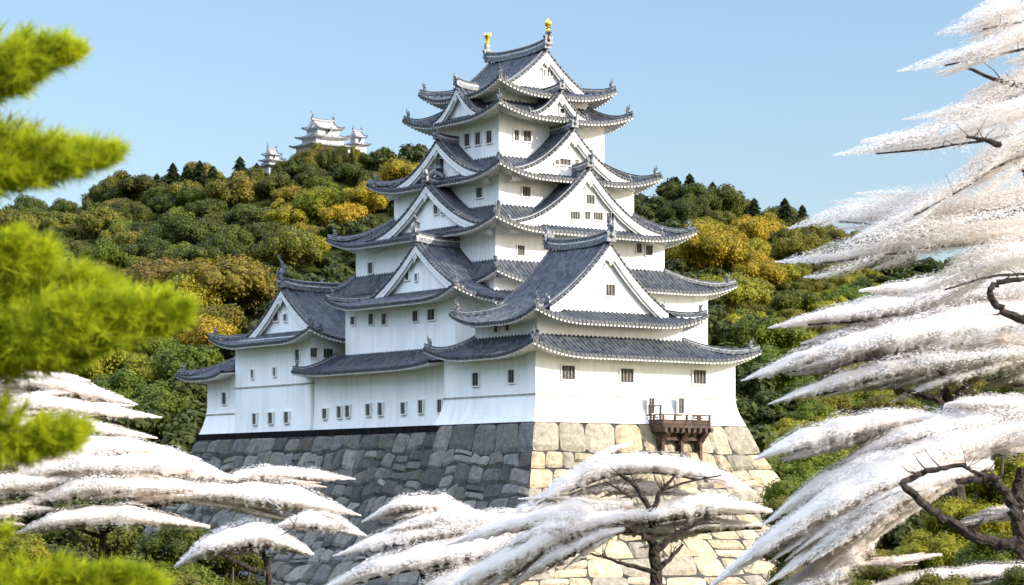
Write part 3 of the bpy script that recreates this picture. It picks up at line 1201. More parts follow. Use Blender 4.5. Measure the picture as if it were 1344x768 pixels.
# ------------------------------------------------------------------ middle turret
Bt = Castle('middle_turret', (2.5, 13.7, 5.0), 'white middle turret whose gable faces left, with five small windows above the gallery', 'castle turret')
bw = wall_box(Bt, (2.5, 13.7, 7.5, 29.6), 9.5, 16.0)
_, (bg_, _g), brp = irimoya(Bt, (.9, 11.6, 13.5, 30.4), 'u', 15.5, 5.05, 3.4, 1.0, front=(True, False), osize=1.1)
mb = MB()
shachi(mb, np.array(brp[0]) + (-.1, 0, .75), (1, 0), 1.0)
Bt.part(mb, 'ridge_ornament')
for (px, py, w, h) in ((464, 421, 6, 10), (488, 419, 7, 14), (505, 419, 7, 14), (546, 415, 8, 14), (567, 413, 11, 14)):
    window(Bt, bw, 'L', 2.5, px, py, w, h, 1)
for (px, py, w, h) in ((535, 361, 6, 13), (547, 364, 4, 9)):
    window(Bt, bg_, 'L', .9 + 3.4 - .6 + .55, px, py, w, h, 1)

# ------------------------------------------------------------------ gallery between the turrets
G = Castle('gallery_wing', (.8, 11.6, 5.0), 'long low white gallery with one lean-to roof above the dark sill beam', 'castle wing')
gw_ = wall_box(G, (.8, 11.9, 8, 31.8), 5.42, 10.3, .15, 7.5)
skirt(G, (2.55, VJ + .65, 8, 31.0), (-1.0, VJ + .65, 9, 32.6), 11.75, 10.1, .35, sides='LB', hips=True)
for (px, py, h) in ((428, 543, 13), (447, 541, 15), (458, 540, 15), (485, 538, 15), (501, 537, 16), (531, 536, 15), (554, 534, 17), (579, 533, 17)):
    window(G, gw_, 'L', .8, px, py, 6.5, h, 1, lean=.08)
mb = MB()
mb.box((.0, VJ + .02, BT['G'] - .1), (1.2, BV1 + .15, BT['G'] + .52), 'plinth')
G.part(mb, 'sill_beam', label='black timber sill beam along the rampart top')

# ------------------------------------------------------------------ far left turret and its annex
A = Castle('corner_turret', (.5, 31.9, 5.0), 'white corner turret at the far left end, its gable over a grey skirt roof', 'castle turret')
aw = wall_box(A, (.5, 31.9, 8, 44.4), 5.46, 13.6, .12, 7.5, string=z_at(507, .5, 38))
_, (ag, _g), arp = irimoya(A, (-.9, 29.9, 12, 46.8), 'u', 13.05, 4.85, 3.0, 1.0, front=(True, False), osize=1.1)
mb = MB()
shachi(mb, np.array(arp[0]) + (-.1, 0, .75), (1, 0), 1.2)
A.part(mb, 'ridge_ornament')
for (px, py, w, h) in ((391, 466, 7, 14), (332, 491, 4, 11), (361, 488, 4, 11), (336, 550, 6, 14), (357, 549, 7, 14), (378, 548, 7, 14)):
    window(A, aw, 'L', .5, px, py, w, h, 1 if w > 5 else 0, lean=.1 if py > 520 else 0)
for (px, py, w, h) in ((411, 463, 8, 12), (430, 464, 11, 12)):
    window(A, aw, 'R', 31.9, px, py, w, h, 2)
for (px, py, w, h) in ((363, 415, 8, 13), (375, 417, 5, 9)):
    window(A, ag, 'L', -.9 + 3.0 - .6 + .55, px, py, w, h, 1)

D = Castle('annex', (.9, 44.5, 5.0), 'small low annex with a sloping tiled roof at the left end of the castle', 'castle annex')
dw = wall_box(D, (.75, 44.5, 7, 49.8), 5.46, 10.8, .55, 8.0, string=7.2)
skirt(D, (3.0, 44.42, 5, 48.0), (-.9, 44.42, 8, 52.6), 12.4, 10.45, .5, sides='LB')
window(D, dw, 'L', .75, 295, 523, 7, 15, 1)

# ------------------------------------------------------------------ the far castle on the hill crest
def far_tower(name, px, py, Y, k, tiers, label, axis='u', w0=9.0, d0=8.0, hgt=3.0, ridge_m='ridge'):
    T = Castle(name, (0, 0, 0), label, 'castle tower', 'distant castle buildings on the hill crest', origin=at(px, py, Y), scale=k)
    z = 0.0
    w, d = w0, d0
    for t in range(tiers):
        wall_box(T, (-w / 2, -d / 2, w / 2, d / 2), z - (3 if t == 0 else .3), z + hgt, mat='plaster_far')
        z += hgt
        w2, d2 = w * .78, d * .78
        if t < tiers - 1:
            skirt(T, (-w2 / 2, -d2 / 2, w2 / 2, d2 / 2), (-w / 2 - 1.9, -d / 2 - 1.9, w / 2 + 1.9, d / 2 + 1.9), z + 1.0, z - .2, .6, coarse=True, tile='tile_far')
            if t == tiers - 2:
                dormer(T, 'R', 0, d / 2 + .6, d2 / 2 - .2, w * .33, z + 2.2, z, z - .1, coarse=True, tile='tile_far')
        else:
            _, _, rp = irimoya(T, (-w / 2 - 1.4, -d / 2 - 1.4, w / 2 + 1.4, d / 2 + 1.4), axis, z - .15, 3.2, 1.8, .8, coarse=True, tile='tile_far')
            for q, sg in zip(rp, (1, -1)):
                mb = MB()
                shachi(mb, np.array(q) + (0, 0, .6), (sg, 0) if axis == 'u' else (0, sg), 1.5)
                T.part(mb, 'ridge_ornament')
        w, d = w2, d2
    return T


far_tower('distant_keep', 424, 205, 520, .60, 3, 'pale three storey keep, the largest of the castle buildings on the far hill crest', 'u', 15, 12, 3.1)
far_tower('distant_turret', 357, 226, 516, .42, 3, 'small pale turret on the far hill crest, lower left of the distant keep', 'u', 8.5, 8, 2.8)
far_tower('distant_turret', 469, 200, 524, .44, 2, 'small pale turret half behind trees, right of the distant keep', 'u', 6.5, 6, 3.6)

# ------------------------------------------------------------------ leaf clouds
def quads_from(P, N, Tn, L, Wd):
    """P centres, N normals, Tn long axis, L half-lengths, Wd half-widths -> rhombic leaves"""
    B = unit(np.cross(N, Tn))
    L, Wd = L[:, None], Wd[:, None]
    V = np.stack([P - Tn * L, P - B * Wd, P + Tn * L, P + B * Wd], 1).reshape(-1, 3)
    Q = np.arange(len(P) * 4).reshape(-1, 4)
    return V, Q


def rand_unit(n):
    return unit(rng.normal(size=(n, 3)))


def ico_pts(n):
    i = np.arange(n) + .5
    ph = np.arccos(1 - 2 * i / n)
    th = PI * (1 + 5 ** .5) * i
    return np.stack([np.cos(th) * np.sin(ph), np.sin(th) * np.sin(ph), np.cos(ph)], -1)


def sphere_core(c, r, n=7):
    vs, q = [], []
    for i in range(n + 1):
        for k in range(n):
            a, b = PI * i / n, 2 * PI * k / n
            vs.append((c[0] + r * math.sin(a) * math.cos(b), c[1] + r * math.sin(a) * math.sin(b), c[2] + r * .85 * math.cos(a)))
    for i in range(n):
        for k in range(n):
            q.append((i * n + k, (i + 1) * n + k, (i + 1) * n + (k + 1) % n, i * n + (k + 1) % n))
    return np.array(vs), np.array(q)


def crown_broad(n_lobes, per, leaf, flat=.72, spread=1.0, seed=0, core=.74):
    """lumpy broadleaf crown of radius 1, its base at z=0"""
    r_ = np.random.default_rng(seed)
    cs, rs = [], []
    for i in range(n_lobes):
        for _ in range(30):
            d = unit(r_.normal(size=3))
            d[2] = abs(d[2]) * 1.0 - .12
            rad = r_.uniform(.45, .8) if i else 0
            c = d * rad * np.array((1, 1, flat)) * spread
            r = r_.uniform(.2, .38) * (1.15 - .35 * rad)
            if all(np.linalg.norm(c - q) > .30 * (r + s) for q, s in zip(cs, rs)):
                break
        cs.append(c)
        rs.append(r if i else .5)
    cs = np.array(cs)
    rs = np.array(rs)
    Vs, Qs, o = [], [], 0
    for c, r in zip(cs, rs):
        n = int(per * (r / .3) ** 2)
        d = unit(r_.normal(size=(n, 3)))
        bump = 1 + .14 * np.sin(d[:, 0] * 7 + c[0] * 9) * np.sin(d[:, 1] * 8 + c[1] * 5) * np.sin(d[:, 2] * 7 + 1)
        rr = r * bump * r_.uniform(.78, 1.1, n)
        P = c + d * rr[:, None] * np.array((1, 1, .85))
        ok = np.ones(n, bool)
        for c2, r2 in zip(cs, rs):
            if c2 is not c:
                ok &= np.linalg.norm(P - c2, axis=1) > r2 * .68
        P, dd = P[ok], d[ok]
        m = len(P)
        N = unit(dd * 1.0 + np.array((0, 0, .45)) + .55 * r_.normal(size=(m, 3)))
        Tn = unit(np.cross(N, r_.normal(size=(m, 3))))
        V, Q = quads_from(P, N, Tn, leaf * r_.uniform(.7, 1.4, m), leaf * r_.uniform(.45, .8, m))
        Vs.append(V)
        Qs.append(Q + o)
        o += len(V)
        V, Q = sphere_core(c, r * core)
        Vs.append(V)
        Qs.append(Q + o)
        o += len(V)
    V = np.concatenate(Vs)
    V[:, 2] += .62
    return V, np.concatenate(Qs)


def crown_conifer(leaf, seed=0, n=2600):
    r_ = np.random.default_rng(seed)
    t = r_.uniform(0, 1, n) ** .75
    tier = np.floor(t * 9) / 9
    loc = (t * 9) % 1
    R = .58 * (1 - t) ** .62 * (.6 + .5 * (1 - loc)) + .02
    a = r_.uniform(0, 2 * PI, n)
    rr = R * np.sqrt(r_.uniform(.25, 1, n)) * (1 + .34 * np.sin(a * 4 + tier * 31))
    P = np.stack([rr * np.cos(a), rr * np.sin(a), .12 + t * 1.6 - .12 * rr], -1)
    d = np.stack([np.cos(a), np.sin(a), np.full(n, -.25)], -1)
    N = unit(np.stack([np.cos(a) * .6, np.sin(a) * .6, np.ones(n)], -1) + .4 * r_.normal(size=(n, 3)))
    Tn = unit(np.cross(np.cross(N, d), N))
    return quads_from(P, N, Tn, leaf * r_.uniform(.8, 1.6, n), leaf * r_.uniform(.35, .6, n))


def trunk_mb(h, r, limbs=4, mat='bark_far', seed=0):
    rr = random.Random(seed)
    mb = MB()
    pts = [(rr.uniform(-.06, .06) * h * t, rr.uniform(-.06, .06) * h * t, h * t) for t in np.linspace(-.12, 1, 6)]
    mb.tube(pts, [r * 1.3, r, r * .85, r * .7, r * .5, r * .25], mat, 7)
    for i in range(limbs):
        a = rr.uniform(0, 2 * PI)
        p = np.array(pts[3 if i % 2 else 2])
        q = p + np.array((math.cos(a), math.sin(a), .9)) * h * .35
        m = (p + q) / 2 + np.array((0, 0, -.04 * h))
        mb.tube([p, m, q], [r * .45, r * .3, r * .1], mat, 5)
    return mb


# prototypes: (root, crown, trunk); every forest tree is a copy of one of them
BROAD = [crown_broad(16 + (i % 3) * 3, 420, .04, flat=.62 + .06 * (i % 4), seed=40 + i) for i in range(7)]
NEARB = [crown_broad(26, 400, .033, flat=.66, seed=70 + i) for i in range(4)]
CONI = [crown_conifer(.075, 90 + i) for i in range(3)]
MESHES = {}


def proto_mesh(kind, i):
    key = (kind, i)
    if key not in MESHES:
        V, Q = {'broad': BROAD, 'near': NEARB, 'conifer': CONI}[kind][i]
        o = np_mesh('crown', V, Q, 'leaf')
        tm = trunk_mb(.8 if kind != 'conifer' else .5, .06 if kind != 'conifer' else .035, 5 if kind != 'conifer' else 0, seed=i).build('trunk')
        o.parent = None
        MESHES[key] = (o.data, tm.data)
        bpy.data.objects.remove(o)
        bpy.data.objects.remove(tm)
    return MESHES[key]


def plant_tree(kind, i, loc, rad, hs, rz, color, name, label, cat, group=None):
    cm, tm = proto_mesh(kind, i)
    root = empty(name, loc, rz)
    root.scale = (rad, rad, rad * hs)
    tag(root, label, cat, group)
    c = bpy.data.objects.new('crown', cm)
    COL.objects.link(c)
    c.parent = root
    c.color = (*color, 1)
    t = bpy.data.objects.new('trunk', tm)
    COL.objects.link(t)
    t.parent = root
    return root


# colours by kind of tree (real leaf colours)
DARK, OLIVE, GREEN = (.060, .070, .011), (.122, .112, .015), (.092, .115, .011)
GOLD, BROWN, LIME = (.25, .19, .014), (.16, .115, .026), (.185, .175, .012)
SIL = [(236, 520), (250, 445), (330, 372), (420, 310), (475, 235), (525, 150), (600, 70), (720, 40), (812, 115), (830, 160), (872, 225), (916, 295), (968, 378), (1005, 460), (1040, 640)]
SX, SY = [p[0] for p in SIL], [p[1] for p in SIL]


def zone(px, py):
    """which trees turn gold or brown, read from the photograph"""
    r = random.random()
    if px < 620:
        if 480 < px and py < 255:
            return GOLD if r < .8 else OLIVE
        if 370 < px < 520 and 235 < py < 345:
            return GOLD if r < .6 else (LIME if r < .92 else OLIVE)
        if 120 < px < 345 and 325 < py < 425:
            return BROWN if r < .4 else (GOLD if r < .5 else (LIME if r < .75 else OLIVE))
        if py > 380:
            return LIME if r < .55 else (OLIVE if r < .75 else GREEN)
        return DARK if r < .55 else (OLIVE if r < .8 else GREEN)
    if 860 < px < 1010 and 268 < py < 335:
        return GOLD if r < .6 else LIME
    if px > 850 and py > 330:
        return LIME if r < .4 else (GREEN if r < .75 else OLIVE)
    return DARK if r < .6 else OLIVE


LAB = {DARK: ('dark green rounded broadleaf tree in the hillside forest', 'dark trees of the hillside forest'),
       OLIVE: ('olive green broadleaf tree in the hillside forest', 'olive trees of the hillside forest'),
       GREEN: ('mid green broadleaf tree in the hillside forest', 'mid green trees of the hillside forest'),
       GOLD: ('golden yellow broadleaf tree on the hillside', 'golden trees on the hillside'),
       BROWN: ('rusty brown broadleaf tree on the left hillside', 'rusty brown trees on the hillside'),
       LIME: ('yellow green broadleaf tree on the lower hillside', 'yellow green trees on the lower hillside')}

cands, rest = [], []
Y = 236.0
row = 0
while Y < 545:
    stepx = 5.6 + (Y - 236) / 290 * 2.2
    half = 1500 / F * Y
    x = -half - random.uniform(0, stepx)
    while x < half:
        X = x + random.uniform(-1.6, 1.6)
        yy = Y + random.uniform(-2, 2)
        z = float(ground_z(X, yy))
        rad = random.uniform(3.2, 5.8) * (1.0 if Y > 300 else 1.1)
        hs = random.uniform(.75, 1.15)
        top = HY - (z + rad * hs * 1.35) / yy * F
        px = HX + X / yy * F
        hid = 236 < px < 1040 and top > np.interp(px, SX, SY) + 12 and top > min(np.interp(px - 18, SX, SY), np.interp(px + 18, SX, SY)) - 4
        if px < 236 and top > 480 + (px / 236) * 40:
            hid = True
        if px > 1344 + 60 or px < -60:
            hid = True
        if px > 1080 and top > 560:
            hid = True
        if px > 1130 and 230 < top < 500 and random.random() < .7:
            hid = True
        (rest if hid else cands).append((yy, X, z, rad, hs, top, px))
        x += stepx
    Y += 7.2 + (Y - 236) / 290 * 5.5
    row += 1
cands.sort()
for k, (yy, X, z, rad, hs, top, px) in enumerate(cands):
    if k >= 292:
        rest.append((yy, X, z, rad, hs, top, px))
        continue
    c0 = zone(px, top)
    j = random.uniform(.8, 1.2)
    col = (c0[0] * j * random.uniform(.9, 1.1), c0[1] * j, c0[2] * j)
    near = yy < 300
    lab, grp = LAB[c0]
    plant_tree('near' if near else 'broad', k % (4 if near else 7), (X, yy, z - .4), rad * random.uniform(.95, 1.1), hs, random.uniform(0, 6.28), col, 'broadleaf_tree', lab, 'tree', grp)
print('forest trees', min(len(cands), 292), 'of', len(cands), 'rest', len(rest))
# the wood behind the castle and beyond the frame: one mass
Vs, Qs, o = [], [], 0
low = [crown_broad(11, 60, .1, seed=120 + i) for i in range(3)]
for k, (yy, X, z, rad, hs, top, px) in enumerate(rest):
    V, Q = low[k % 3]
    a = random.uniform(0, 6.28)
    R2 = np.array(((math.cos(a), -math.sin(a)), (math.sin(a), math.cos(a))))
    P = V * np.array((rad, rad, rad * hs))
    P[:, :2] = P[:, :2] @ R2.T
    Vs.append(P + (X, yy, z - .4))
    Qs.append(Q + o)
    o += len(V)
wood = np_mesh('forest', np.concatenate(Vs), np.concatenate(Qs), 'leaf')
wood.color = (.045, .055, .011, 1)
tag(wood, 'dense green wood covering the rest of the hillside', 'forest', kind='stuff')

# conifers on the skyline
con = [(206, 236, 12), (227, 222, 17), (245, 226, 15), (262, 219, 19), (279, 226, 14), (315, 214, 22), (337, 222, 12), (888, 240, 14), (905, 236, 20), (935, 247, 20), (962, 258, 14), (990, 268, 16), (1030, 268, 19), (1053, 277, 13)]
cl = ['small dark conifer at the left end of the ridge line', 'slender dark conifer, second along the left ridge', 'short dark conifer between two taller ones on the left ridge',
      'tallest dark conifer of the close cluster on the left ridge', 'dark conifer at the right end of the ridge cluster', 'tall lone dark conifer between the ridge cluster and the small far turret',
      'small dark conifer beside the small far turret', 'short dark conifer on the ridge just right of the keep', 'broad dark conifer on the ridge near the keep, first tall one', 'broad dark conifer on the right ridge, second tall one',
      'low dark conifer midway along the right ridge', 'small dark conifer before the last tall one on the right ridge', 'last tall dark conifer on the right ridge, before the blossoms', 'small dark conifer at the right end of the ridge line']
for i, ((px, py, hpx), lb) in enumerate(zip(con, cl)):
    yy = 512
    p = at(px, py - 7, yy)
    h = (hpx + 26) / F * yy
    plant_tree('conifer', i % 3, (p[0], yy, p[2] - h * 1.0), h / 1.72, 1.0, i, (.022, .036, .013), 'conifer', lb, 'tree', 'conifers along the skyline')

for k, (px, py, w) in enumerate([(340, 215, 24), (368, 207, 26), (388, 201, 26), (408, 196, 26), (428, 191, 28), (447, 184, 26), (466, 188, 20), (484, 192, 26), (505, 188, 28)]):
    yy = 500.0
    p = at(px, py, yy)
    rad = w / 2 / F * yy * 1.15
    hh = rad * 1.42
    gz = float(ground_z(p[0], yy))
    plant_tree('broad', k % 7, (p[0], yy, min(p[2] - hh, gz + .6 * rad)), rad, max(1.0, (p[2] - min(p[2] - hh, gz + .6 * rad)) / (1.42 * rad)), k, DARK if k % 3 else OLIVE, 'broadleaf_tree', 'dark bushy tree on the crest hiding the foot of the distant castle', 'tree', 'crest trees below the distant castle')

# named big crowns close behind the castle
for (px, py, yy, wpx, hs, col, lb) in ((528, 200, 300, 78, 1.1, GOLD, 'bright golden tree just left of the keep upper roofs'),
                                       (925, 283, 262, 120, 1.0, GOLD, 'wide golden topped tree close behind the keep on the right'),
                                       (300, 318, 285, 150, .95, (.15, .115, .012), 'wide amber crown on the left hillside above the corner turret'),
                                       (215, 330, 292, 120, .9, BROWN, 'wide bare looking russet crown on the left hillside'),
                                       (960, 345, 250, 110, 1.0, LIME, 'broad yellow green tree beside the keep lower roofs'),
                                       (1000, 400, 244, 120, 1.0, GREEN, 'broad green tree right of the front turret roof')):
    best = min(np.arange(242, 440, 2.0), key=lambda q: abs(at(px, py, q)[2] - wpx / 2 / F * q * hs * 1.42 + .5 - float(ground_z(at(px, py, q)[0], q))))
    yy = float(best)
    p = at(px, py, yy)
    rad = wpx / 2 / F * yy
    hh = rad * hs * 1.42
    plant_tree('near', int(px) % 4, (p[0], yy, p[2] - hh), rad, hs, px, col, 'broadleaf_tree', lb, 'tree')


# ------------------------------------------------------------------ white blossom trees
DEP = 3.1


def under(s, a, ph):
    """flatter, ragged underside of a blossom layer"""
    lo = np.clip(-np.sin(a) * 2, 0, 1)
    rag = .62 + .26 * np.sin(s * 1.9 + ph[0] * 3) * np.sin(s * .7 + ph[1]) + .16 * np.sin(s * 4.1 + ph[2])
    return 1 - lo * (1 - rag)


def plume(pts, hws, Ys, n_per, L, W, rr, fuzz=1.0):
    """blossom strokes and a soft core along one spine of photograph points at depth Ys"""
    C = np.array([at(x, y, d) for (x, y), d in zip(pts, Ys)])
    R = np.array([h / F * d for h, d in zip(hws, Ys)])
    m = len(C)
    # smooth resample
    tt = np.linspace(0, m - 1, 40)
    Cs = np.stack([np.interp(tt, np.arange(m), C[:, k]) for k in range(3)], -1)
    Rs = np.interp(tt, np.arange(m), R)
    ker = np.array([.25, .5, .25])
    for _ in range(4):
        for k in range(3):
            c = Cs[:, k].copy()
            c[1:-1] = np.convolve(Cs[:, k], ker, 'valid')
            Cs[:, k] = c
    Td = unit(np.gradient(Cs, axis=0))
    seg = np.linalg.norm(np.diff(Cs, axis=0), axis=1)
    area = float(np.sum(seg * (Rs[1:] + Rs[:-1]) * 3.2))
    n = int(min(60000, area * n_per))
    wts = np.concatenate([seg * (Rs[1:] + Rs[:-1] + .04), [0]])
    idx = rr.choice(len(Cs), n, p=wts / wts.sum())
    f = rr.uniform(0, 1, n)
    i2 = np.minimum(idx + 1, len(Cs) - 1)
    c = Cs[idx] * (1 - f[:, None]) + Cs[i2] * f[:, None]
    r = Rs[idx] * (1 - f) + Rs[i2] * f
    T = Td[idx]
    up = np.array((0, 0, 1.0))
    side = unit(np.cross(T, up))
    upp = unit(np.cross(side, T))
    a = rr.uniform(0, 2 * PI, n)
    s = idx + f
    ph = rr.uniform(0, 6, 4)
    bump = 1 + .15 * np.sin(s * .22 + 3 * a + ph[0]) + .10 * np.sin(s * .4 - 5 * a + ph[1]) + .06 * np.sin(s * .5 + 9 * a + ph[2]) + .07 * np.sin(s * .9 + ph[3])
    bump += .075 * np.sin(s * 5.3 + 3 * a + ph[1]) * np.sin(a * 11 - s * 2.1 + ph[0]) + .05 * np.sin(s * 9.7 - 4 * a) * np.sin(a * 17 + s)
    bump *= under(s, a, ph)
    rad = r * bump * ((1.02 - np.abs(rr.normal(size=n)) * SOFT) + (rr.uniform(0, 1, n) < .08 * fuzz) * rr.uniform(0, .16, n) + (np.sin(a) < -.3) * (rr.uniform(0, 1, n) < .3) * rr.uniform(0, .3, n))
    d = side * np.cos(a)[:, None] * DEP + upp * np.sin(a)[:, None]
    P = c + d * rad[:, None]
    nout = unit(side * np.cos(a)[:, None] / DEP + upp * np.sin(a)[:, None])
    N = unit(nout + .13 * rr.normal(size=(n, 3)))
    g = unit(T * np.sign(1) + .42 * rr.normal(size=(n, 3)) + nout * .1)
    g = unit(g - N * np.sum(g * N, 1, keepdims=True))
    V, Q = quads_from(P, N, g, L * rr.uniform(.5, 1.4, n), W * rr.uniform(.6, 1.3, n))
    # soft core
    K_ = 14
    aa = np.linspace(0, 2 * PI, K_, endpoint=False)
    cv = []
    sd, uu = unit(np.cross(Td, up)), None
    uu = unit(np.cross(sd, Td))
    for j in range(len(Cs)):
        bb = (1 + .15 * np.sin(j * .22 + 3 * aa + ph[0]) + .10 * np.sin(j * .4 - 5 * aa + ph[1]) + .07 * np.sin(j * .9 + ph[3])) * under(j, aa, ph)
        cv.append(Cs[j] + (sd[j] * np.cos(aa)[:, None] * DEP + uu[j] * np.sin(aa)[:, None]) * (Rs[j] * (.74 if SOFT < .3 else .12) * bb)[:, None])
    cv = np.concatenate(cv)
    cq = [(j * K_ + k, j * K_ + (k + 1) % K_, (j + 1) * K_ + (k + 1) % K_, (j + 1) * K_ + k) for j in range(len(Cs) - 1) for k in range(K_)]
    return np.concatenate([V, cv]), np.concatenate([Q, np.array(cq) + len(V)])


FAT, SOFT = 1.2, .11


def blossom_layer(root, base, pts, hws, Y, seed, dens=1.0, dy=0.0, kids=5):
    hws = [h * FAT if h > 3 else h for h in hws]
    kids = int(kids * 1.5)
    # the limb that carries this layer, with bare twigs showing under it
    lp = [(x, y + .8 * h * .62) for (x, y), h in zip(pts, hws)]
    lp = lp[1:] if hws[0] < 4 else lp
    lp = lp[:-1] if hws[-1] < 4 else lp
    if len(lp) > 1:
        branch(root, base, lp if hws[0] < hws[-1] else lp[::-1], 1.2, 2.2, Y + dy - .3 * max(hws) * Y / F, 'branch', 8)
    rr = np.random.default_rng(seed)
    px1 = Y / F                                    # metres per photograph pixel
    L, W = 1.75 * px1, .6 * px1
    n_per = 1.3 / (px1 * px1) * dens / 3.2
    Y0 = Y + dy
    parts = [plume(pts, hws, [Y0] * len(pts), n_per, L, W, rr)]
    P, H = np.array(pts, float), np.array(hws, float)
    m = len(P)
    tip = 0 if hws[0] < hws[-1] else m - 1
    tips = [0] if hws[0] < 4 else []
    if hws[-1] < 4:
        tips.append(m - 1)
    if not tips:
        tips = [tip]
    for k in range(kids):
        tp = tips[k % len(tips)]
        order = np.arange(m) if tp == 0 else np.arange(m)[::-1]
        s1 = rr.uniform(.12, .6) * (m - 1)
        s0 = min(m - 1.0, s1 + rr.uniform(.3, .5) * (m - 1))
        q = np.linspace(s1, s0, 5)
        A, B = P[order], H[order]
        cx = np.interp(q, np.arange(m), A[:, 0])
        cy = np.interp(q, np.arange(m), A[:, 1])
        ch = np.interp(q, np.arange(m), B)
        off = rr.uniform(-.8, 1.0)
        cy = cy + off * ch * np.linspace(1.5, .5, 5) + rr.uniform(-.12, .16) * np.abs(cx[0] - cx[-1]) * np.linspace(1, 0, 5)
        hh = max(3.0, ch.mean()) * rr.uniform(.36, .6) * np.array((.1, .6, .95, 1, .7))
        parts.append(plume(list(zip(cx, cy)), hh, np.full(5, Y0 - rr.uniform(-.6, 1.0) * ch.mean() * px1 * 1.3), n_per, L, W, rr))
    V = np.concatenate([p[0] for p in parts]) - base
    o, Qs = 0, []
    for v, q in parts:
        Qs.append(q + o)
        o += len(v)
    return np_mesh('blossom_layer', V, np.concatenate(Qs), 'blossom', root)


def branch(root, base, pts, r0, r1, Y, name='branch', twigs=0, Yend=None):
    mb = MB()
    P = [at(x, y, Y + (0 if Yend is None else (Yend - Y) * i / (len(pts) - 1))) for i, (x, y) in enumerate(pts)]
    # resample with a crooked wobble
    P = np.array(P)
    m = len(P)
    tt = np.linspace(0, m - 1, m * 4)
    Q = np.stack([np.interp(tt, np.arange(m), P[:, k]) for k in range(3)], -1)
    for _ in range(2):
        Q[1:-1] = (Q[:-2] + 2 * Q[1:-1] + Q[2:]) / 4
    px1 = Y / F
    R = np.linspace(r0, r1, len(Q)) * px1
    Q[1:-1] += rng.normal(size=Q[1:-1].shape) * R[1:-1, None] * .22
    mb.tube(Q, R, 'bark', 9, wob=.12)
    for k in range(twigs):
        i = random.randint(len(Q) // 4, len(Q) - 1)
        a = Q[i]
        d = unit(np.array((random.uniform(-1, 1), random.uniform(-.4, .4), random.uniform(-.2, 1))))
        l = random.uniform(12, 34) * px1
        b = a + d * l * .5 + np.array((0, 0, random.uniform(-3, 4) * px1))
        c = a + d * l + np.array((random.uniform(-5, 5) * px1, 0, random.uniform(-2, 6) * px1))
        r = max(.7, R[i] / px1 * .35) * px1
        mb.tube([a, b, c], [r, r * .6, r * .25], 'bark', 5)
    return mb.build(name, root, base)


def blossom_tree(px, Y, label, layers, branches, trunk_w, seed, fat=1.2, soft=.11, dens=1.0):
    global FAT, SOFT
    FAT, SOFT = fat, soft
    gz = float(ground_z((px - HX) / F * Y, Y))
    base = np.array(((px - HX) / F * Y, Y, gz))
    root = empty('blossom_tree', base)
    tag(root, label, 'blossom tree', 'white blossom trees around the castle')
    gpy = HY - gz / Y * F
    for k, b in enumerate(branches):
        pts, r0, r1 = b[0], b[1], b[2]
        if k == 0:
            pts = [(px - 4, gpy + 10), (px + 3, (gpy + pts[0][1]) / 2)] + list(pts)
            branch(root, base, pts, r0 * 1.25, r1, Y, 'trunk', 3)
        else:
            branch(root, base, pts, r0, r1, Y + (b[3] if len(b) > 3 else 0), 'branch', 5)
    for k, l in enumerate(layers):
        blossom_layer(root, base, l[0], l[1], Y, seed * 100 + k, dens=dens, dy=(l[2] if len(l) > 2 else random.uniform(-.8, .8)), kids=l[3] if len(l) > 3 else 5)
    return root


# left, below the pine
blossom_tree(133, 112, 'wide tiered white blossom tree at the lower left, in front of the rampart end', [
    ([(-40, 508), (40, 502), (110, 514), (180, 531)], [12, 13, 13, 1], 2.5),
    ([(-40, 540), (60, 534), (140, 541), (212, 548)], [14, 15, 10, 1], 1.6),
    ([(-40, 570), (60, 562), (130, 564), (206, 575)], [16, 17, 11, 1], .8),
    ([(-40, 602), (80, 590), (180, 590), (264, 603)], [18, 20, 15, 1], .4),
    ([(30, 622), (130, 612), (230, 612), (312, 630)], [13, 20, 18, 3], -.2),
    ([(290, 630), (350, 622), (410, 625), (466, 629)], [6, 11, 9, 1], .9),
    ([(30, 662), (120, 640), (200, 640), (290, 648)], [5, 17, 17, 8], -1),
    ([(190, 656), (280, 648), (380, 655), (474, 677)], [8, 17, 20, 1], -.3),
    ([(18, 702), (80, 682), (170, 678), (275, 692)], [1, 14, 17, 3], -1.8),
    ([(-40, 645), (40, 636), (110, 628)], [18, 16, 6], -.6),
    ([(-40, 690), (20, 672), (70, 668)], [14, 12, 3], -1.4),
], [([(135, 735), (134, 695), (128, 650), (124, 615), (112, 585), (104, 560)], 5, 2), ([(134, 700), (170, 675), (230, 655), (330, 650), (420, 660)], 4, 1.2), ([(133, 705), (90, 690), (50, 695)], 3, 1), ([(128, 650), (190, 625), (280, 620), (380, 628)], 3, 1, .6),
    ([(85, 690), (110, 712), (118, 726)], 1.5, 2.5, -2)], 5, 1)

blossom_tree(353, 88, 'small white blossom tree with a bare forked dark trunk below the left rampart', [
    ([(230, 744), (280, 716), (345, 703), (408, 726)], [2, 17, 19, 3], 0),
    ([(362, 691), (400, 683), (440, 690), (482, 704)], [2, 12, 12, 1], .9),
    ([(340, 700), (372, 712), (412, 728)], [8, 12, 2], .5),
], [([(356, 790), (350, 745), (341, 712)], 6, 2.6), ([(348, 752), (330, 748), (306, 735), (289, 726)], 4.5, 2, -.8), ([(345, 722), (362, 708), (388, 691)], 2.5, .8, -.8), ([(343, 730), (328, 715), (322, 705)], 1.6, .6, -.8)], 5, 2)

